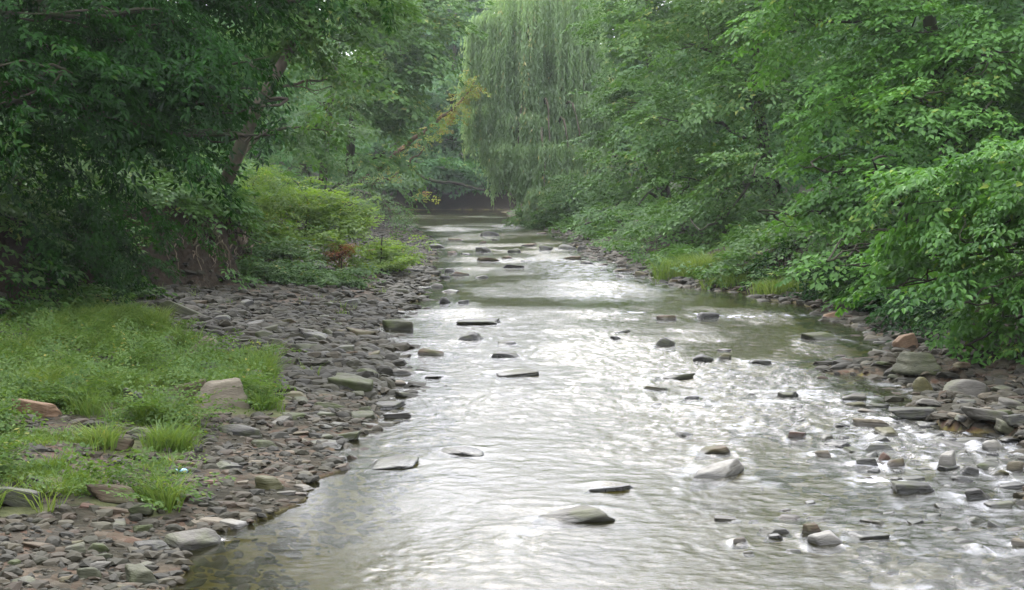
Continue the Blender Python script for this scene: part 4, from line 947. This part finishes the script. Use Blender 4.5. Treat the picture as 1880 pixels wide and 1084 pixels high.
def grass_tuft(label, px, py, n, rad, hh, seed):
    rg = np.random.default_rng(seed); c = hit(px, py); x = c[0] + rg.normal(0, rad, n); y = c[1] + rg.normal(0, rad, n) + rad
    v, q, t = blades(x, y, np.maximum(h(x, y), .02), np.full(n, hh), rg, 16, .16, .022, .75)
    o = link("grass_tuft", mesh_np("grass_tuft", v - c, quads=q, attrs={"tint": t}), M['grass']); o.location = c
    tag(o, label, "grass tuft", "grass tufts on the leafy bank")
grass_tuft("tall pale grass tuft arching over the calm pool's upstream corner", 1285, 512, 95, .45, .85, 3)
grass_tuft("lower grass tuft trailing into the calm pool beside the tall pale one", 1350, 526, 60, .4, .45, 4)
grass_tuft("grass tuft below the bare soil patch at the pool's shaded corner", 1452, 542, 70, .40, .5, 5)

# ------------------------------------------------------------------ scattered stones and gravel
ZONES = [  # pixel polygon of the ground area, count, width range (px), colours with weights, group
 ([(420, 590), (690, 585), (700, 640), (760, 720), (720, 775), (600, 830), (500, 770), (540, 720), (520, 670), (420, 640)], 48, (34, 72), [('dark grey', 5), ('mossy green', 5), ('grey', 2), ('brown', 2)], "slabs on the shingle bank"),
 ([(300, 560), (640, 555), (690, 590), (420, 600), (330, 600)], 10, (28, 60), [('dark grey', 5), ('mossy green', 3), ('brown', 2)], "slabs below the earth bank"),
 ([(0, 930), (280, 930), (400, 955), (360, 1050), (300, 1084), (0, 1084)], 16, (30, 70), [('grey', 3), ('brown', 3), ('mossy green', 3), ('rusty brown', 2)], "stones on the bottom mud"),
 ([(500, 800), (620, 800), (640, 850), (520, 930), (400, 950), (380, 870)], 12, (24, 52), [('grey', 3), ('rusty brown', 3), ('brown', 3), ('tan', 2)], "stones on the red shingle"),
 ([(0, 600), (300, 600), (500, 690), (380, 800), (300, 900), (0, 900)], 7, (36, 70), [('brown', 4), ('grey', 2), ('tan', 2)], "stones sunk in the grass"),
 ([(1560, 600), (1650, 600), (1760, 660), (1880, 690), (1880, 760), (1640, 700)], 18, (26, 52), [('grey', 3), ('brown', 4), ('mossy green', 2), ('tan', 1), ('rusty brown', 1)], "stones along the leafy shore"),
 ([(1560, 740), (1880, 740), (1880, 900), (1600, 890), (1500, 820)], 46, (28, 66), [('grey', 4), ('dark grey', 5), ('mossy green', 2), ('tan', 2), ('olive', 2)], "stones of the rocky bar"),
 ([(1330, 900), (1880, 930), (1880, 1060), (1480, 1040), (1330, 1010)], 26, (22, 62), [('dark grey', 4), ('grey', 3), ('brown', 2), ('olive', 1)], "stones in the near riffle"),
 ([(740, 500), (960, 470), (930, 500), (820, 560), (700, 590), (660, 570)], 12, (24, 52), [('dark grey', 4), ('brown', 3), ('grey', 3)], "stones at the gravel point"),
 ([(780, 425), (1060, 420), (1060, 460), (960, 480), (800, 470)], 14, (18, 42), [('dark grey', 5), ('brown', 2)], "stones in the upper riffle"),
 ([(1010, 465), (1080, 462), (1210, 500), (1240, 520), (1130, 505)], 14, (20, 46), [('brown', 4), ('dark grey', 3), ('grey', 1)], "stones under the bank maple"),
 ([(1100, 600), (1480, 620), (1480, 780), (1250, 800), (1100, 720)], 12, (18, 50), [('dark grey', 5), ('brown', 1), ('olive', 1)], "stones in the bright riffle"),
]
def rel_phrase(dx, dy, dist):
    near = "just " if dist < 45 else ("a little way " if dist < 95 else "well ")
    if abs(dx) > 1.3 * abs(dy): return near + ("on the grassy-bank side of" if dx < 0 else "on the leafy-bank side of")
    return near + ("upstream of" if dy < 0 else "downstream of")
def scatter_stones():
    rg = np.random.default_rng(55); used = {s['label'] for s in STONES}
    for zi, (poly, n, wr, cols, group) in enumerate(ZONES):
        xs = [p[0] for p in poly]; ys = [p[1] for p in poly]; got = 0; tries = 0
        names = [c for c, _ in cols]; wt = np.array([w for _, w in cols], float); wt /= wt.sum()
        while got < n and tries < n * 60:
            tries += 1
            px, py = rg.uniform(min(xs), max(xs)), rg.uniform(min(ys), max(ys))
            if not in_poly(np.array([px]), np.array([py]), poly)[0]: continue
            if any(abs(px - s['px']) < .42 * (s['wpx'] + wr[0]) and abs(py - s['py']) < 9 for s in STONES): continue
            w = wr[0] + (wr[1] - wr[0]) * rg.random() ** 1.8; hpx = w * rg.uniform(.17, .36); c = names[rg.choice(len(names), p=wt)]
            size = ("small", "medium-sized", "large")[min(2, int((w - wr[0]) / (wr[1] - wr[0]) * 3))]
            tilt = rg.normal(0, 7)
            shape = "tilted" if abs(tilt) > 9 else ("flat" if hpx / w < .27 else "chunky")
            best = None
            for s in sorted(LAND, key=lambda s: math.hypot((s['px'] - px), 1.8 * (s['py'] - py)))[:9]:
                dx, dy = px - s['px'], (py - s['py']) * 1.8
                lab = f"{size} {c} {shape} stone {rel_phrase(dx, dy, math.hypot(dx, dy))} {s['short']}"
                if lab not in used and len(lab.split()) <= 16: best = lab; break
            if best is None: continue
            used.add(best)
            make_stone("rock", px, py, w, hpx, c, best, tilt, group=group, seed=9000 + zi * 200 + got, yaw=rg.normal(0, 30), rough=.26); got += 1
scatter_stones()
grass()

def gravel():
    rg = np.random.default_rng(66)
    T = []
    for i in range(14):
        T.append(stone_shape(rg, 1, rg.uniform(.55, .9), rg.uniform(.16, .42), 2 if i < 4 else 1, 14, .08))
    def ok(x, y):
        z, s, dl, dr, df, db = terrain(x, y); px, py = proj(x, y, z)
        g = grass_mask(x, y, px, py)
        left = (dl > -.9) & (db < .3) & (x < 0) & (x > -10.2)
        pl = np.where(g > .3, .22, .95) * sstep(.12, .30, fbm(x * .8, y * .8, 68)) * np.where((px > 430) & (px < 700) & (py > 480) & (py < 560), .3, 1)
        bar = (sstep(2.6, 4.6, x) * sstep(26, 20, y) * .95 + ((dr > -.8) & (dr < 1.1)) * .95) * (y < 112)
        pr = bar * sstep(.22, .42, fbm(x * 1.1, y * 1.1, 69))
        return rg.random(len(x)) < np.where(left, pl, 0) + np.where((x > 0) & (dr < 1.4), pr, 0)
    x, y = scatter(33000, (-12, 9), (9.0, 100), ok, rg); k = len(x)
    pick = rg.integers(0, len(T), k); sc = .04 + .24 * rg.random(k) ** 2.4; sc *= np.where(y < 14, .85, 1) * np.where(x > 2, 1.5, 1); sc *= np.where(y > 40, 1.6, np.where((y > 19) & (x < 0), 1.9, np.where(y > 22, 1.35, 1.0)))
    z = h(x, y) + sc * .05
    az, pi_, ro = rg.uniform(0, 6.28, k), rg.normal(0, .16, k), rg.normal(0, .16, k); Rm = rot(az, pi_, ro); tint = rg.random(k)
    tint = np.where((y > 19) & (x < 0), tint * .54, tint)          # the upper shingle is darker, mossier rock
    Vs, Ts, At, off = [], [], [], 0
    for i, (v, f) in enumerate(T):
        m = np.where(pick == i)[0]
        vv = np.einsum('kij,nj->kni', Rm[m] * sc[m][:, None, None], v) + np.stack([x[m], y[m], z[m]], 1)[:, None, :]
        Vs.append(vv.reshape(-1, 3)); Ts.append((f[None] + (np.arange(len(m)) * len(v))[:, None, None] + off).reshape(-1, 3)); off += len(m) * len(v); At.append(np.repeat(tint[m], len(v)))
    b = NB("gravel_stone"); t = b.attr("tint")
    col = b.ramp(t, [(0, (0.0154, 0.0155, 0.0108)), (.22, (0.0295, 0.0280, 0.0190)), (.40, (0.0262, 0.0262, 0.0108)), (.55, (0.0416, 0.0336, 0.0184)), (.70, (0.0557, 0.0505, 0.0342)), (.82, (0.0456, 0.0271, 0.0146)), (.92, (0.0663, 0.0557, 0.0319)), (1, (0.0940, 0.0874, 0.0587))])
    n = b.noise(14, 4); p = b.n("ShaderNodeBsdfPrincipled"); b.l(b.mix(b.math('MULTIPLY', n, .95), col, (.016, .015, .011)), p.inputs["Base Color"]); p.inputs["Roughness"].default_value = .7; p.inputs["Specular IOR Level"].default_value = 0.22
    b.l(p.outputs[0], b.out.inputs[0])
    tag(link("gravel", mesh_np("gravel", np.concatenate(Vs), tris=np.concatenate(Ts), attrs={"tint": np.concatenate(At)}), b.m), "loose shale gravel and small slabs on the creek banks", None, None, "stuff")
gravel()

# roots hanging from the bare earth bank: parts of the leaning tree
def roots():
    root = bpy.data.objects["leaning_tree"]; base = np.array(root.location); rg = np.random.default_rng(88)
    for k in range(34):
        px = rg.uniform(285, 470) if k < 24 else rg.uniform(330, 420)
        c = hit(px, rg.uniform(418, 470)); p = [c + np.array([0, .25, .12])]; L = rg.uniform(.5, 1.3); q_ = c + np.array([0, -.14, .02])
        for j in range(5):
            p.append(q_.copy()); q_ = q_ + np.array([rg.normal(0, .07), rg.normal(-.03, .04), -L / 5])
            q_[2] = max(q_[2], h(q_[0], q_[1]) + .02)
        r0 = rg.uniform(.013, .036); pth, rr = smooth_path(p, np.linspace(r0, .004, len(p)), 4, .012, rg)
        v, q = tube(pth - base, rr, 5); link("root", mesh_np("root", v, quads=q, smooth=True), M['root'], root)
roots()

# a scrap of blue plastic caught at the grass edge
def litter():
    rg = np.random.default_rng(3); c = hit(330, 872); n = 9
    V = []
    for i in range(n):
        f = i / (n - 1); V += [(c[0] - .06 + f * .13, c[1] - .01 + .03 * math.sin(f * 7), c[2] + .035 - f * .01 + .012 * math.sin(f * 11)), (c[0] - .06 + f * .13, c[1] + .015 + .03 * math.sin(f * 7 + 1), c[2] + .05 + .012 * math.cos(f * 9))]
    o = link("plastic_scrap", mesh_np("plastic_scrap", np.array(V) - c, quads=[(2 * i, 2 * i + 1, 2 * i + 3, 2 * i + 2) for i in range(n - 1)], smooth=True), []); o.location = c
    b = NB("blue_plastic"); p = b.n("ShaderNodeBsdfPrincipled"); p.inputs["Base Color"].default_value = (.16, .32, .38, 1); p.inputs["Roughness"].default_value = .3; b.l(p.outputs[0], b.out.inputs[0]); o.data.materials.append(b.m)
    so = o.modifiers.new("thickness", 'SOLIDIFY'); so.thickness = .003
    tag(o, "thin scrap of light blue plastic lying at the edge of the grass", "litter")
litter()

# ------------------------------------------------------------------ damp air
def haze():
    x0, x1, y0, y1, z0, z1 = -140, 140, -24, 296, -3, 46
    V = [(x, y, z) for z in (z0, z1) for y in (y0, y1) for x in (x0, x1)]
    Q = [(0, 2, 3, 1), (4, 5, 7, 6), (0, 1, 5, 4), (2, 6, 7, 3), (0, 4, 6, 2), (1, 3, 7, 5)]
    b = NB("damp_air"); vl = b.n("ShaderNodeVolumePrincipled"); vl.inputs["Color"].default_value = (.86, .93, .95, 1); vl.inputs["Density"].default_value = .00027; vl.inputs["Anisotropy"].default_value = .3
    b.l(vl.outputs[0], b.out.inputs["Volume"])
    tag(link("haze", mesh_np("haze", V, quads=Q), b.m), "thin damp haze hanging in the valley", None, None, "stuff")
haze()
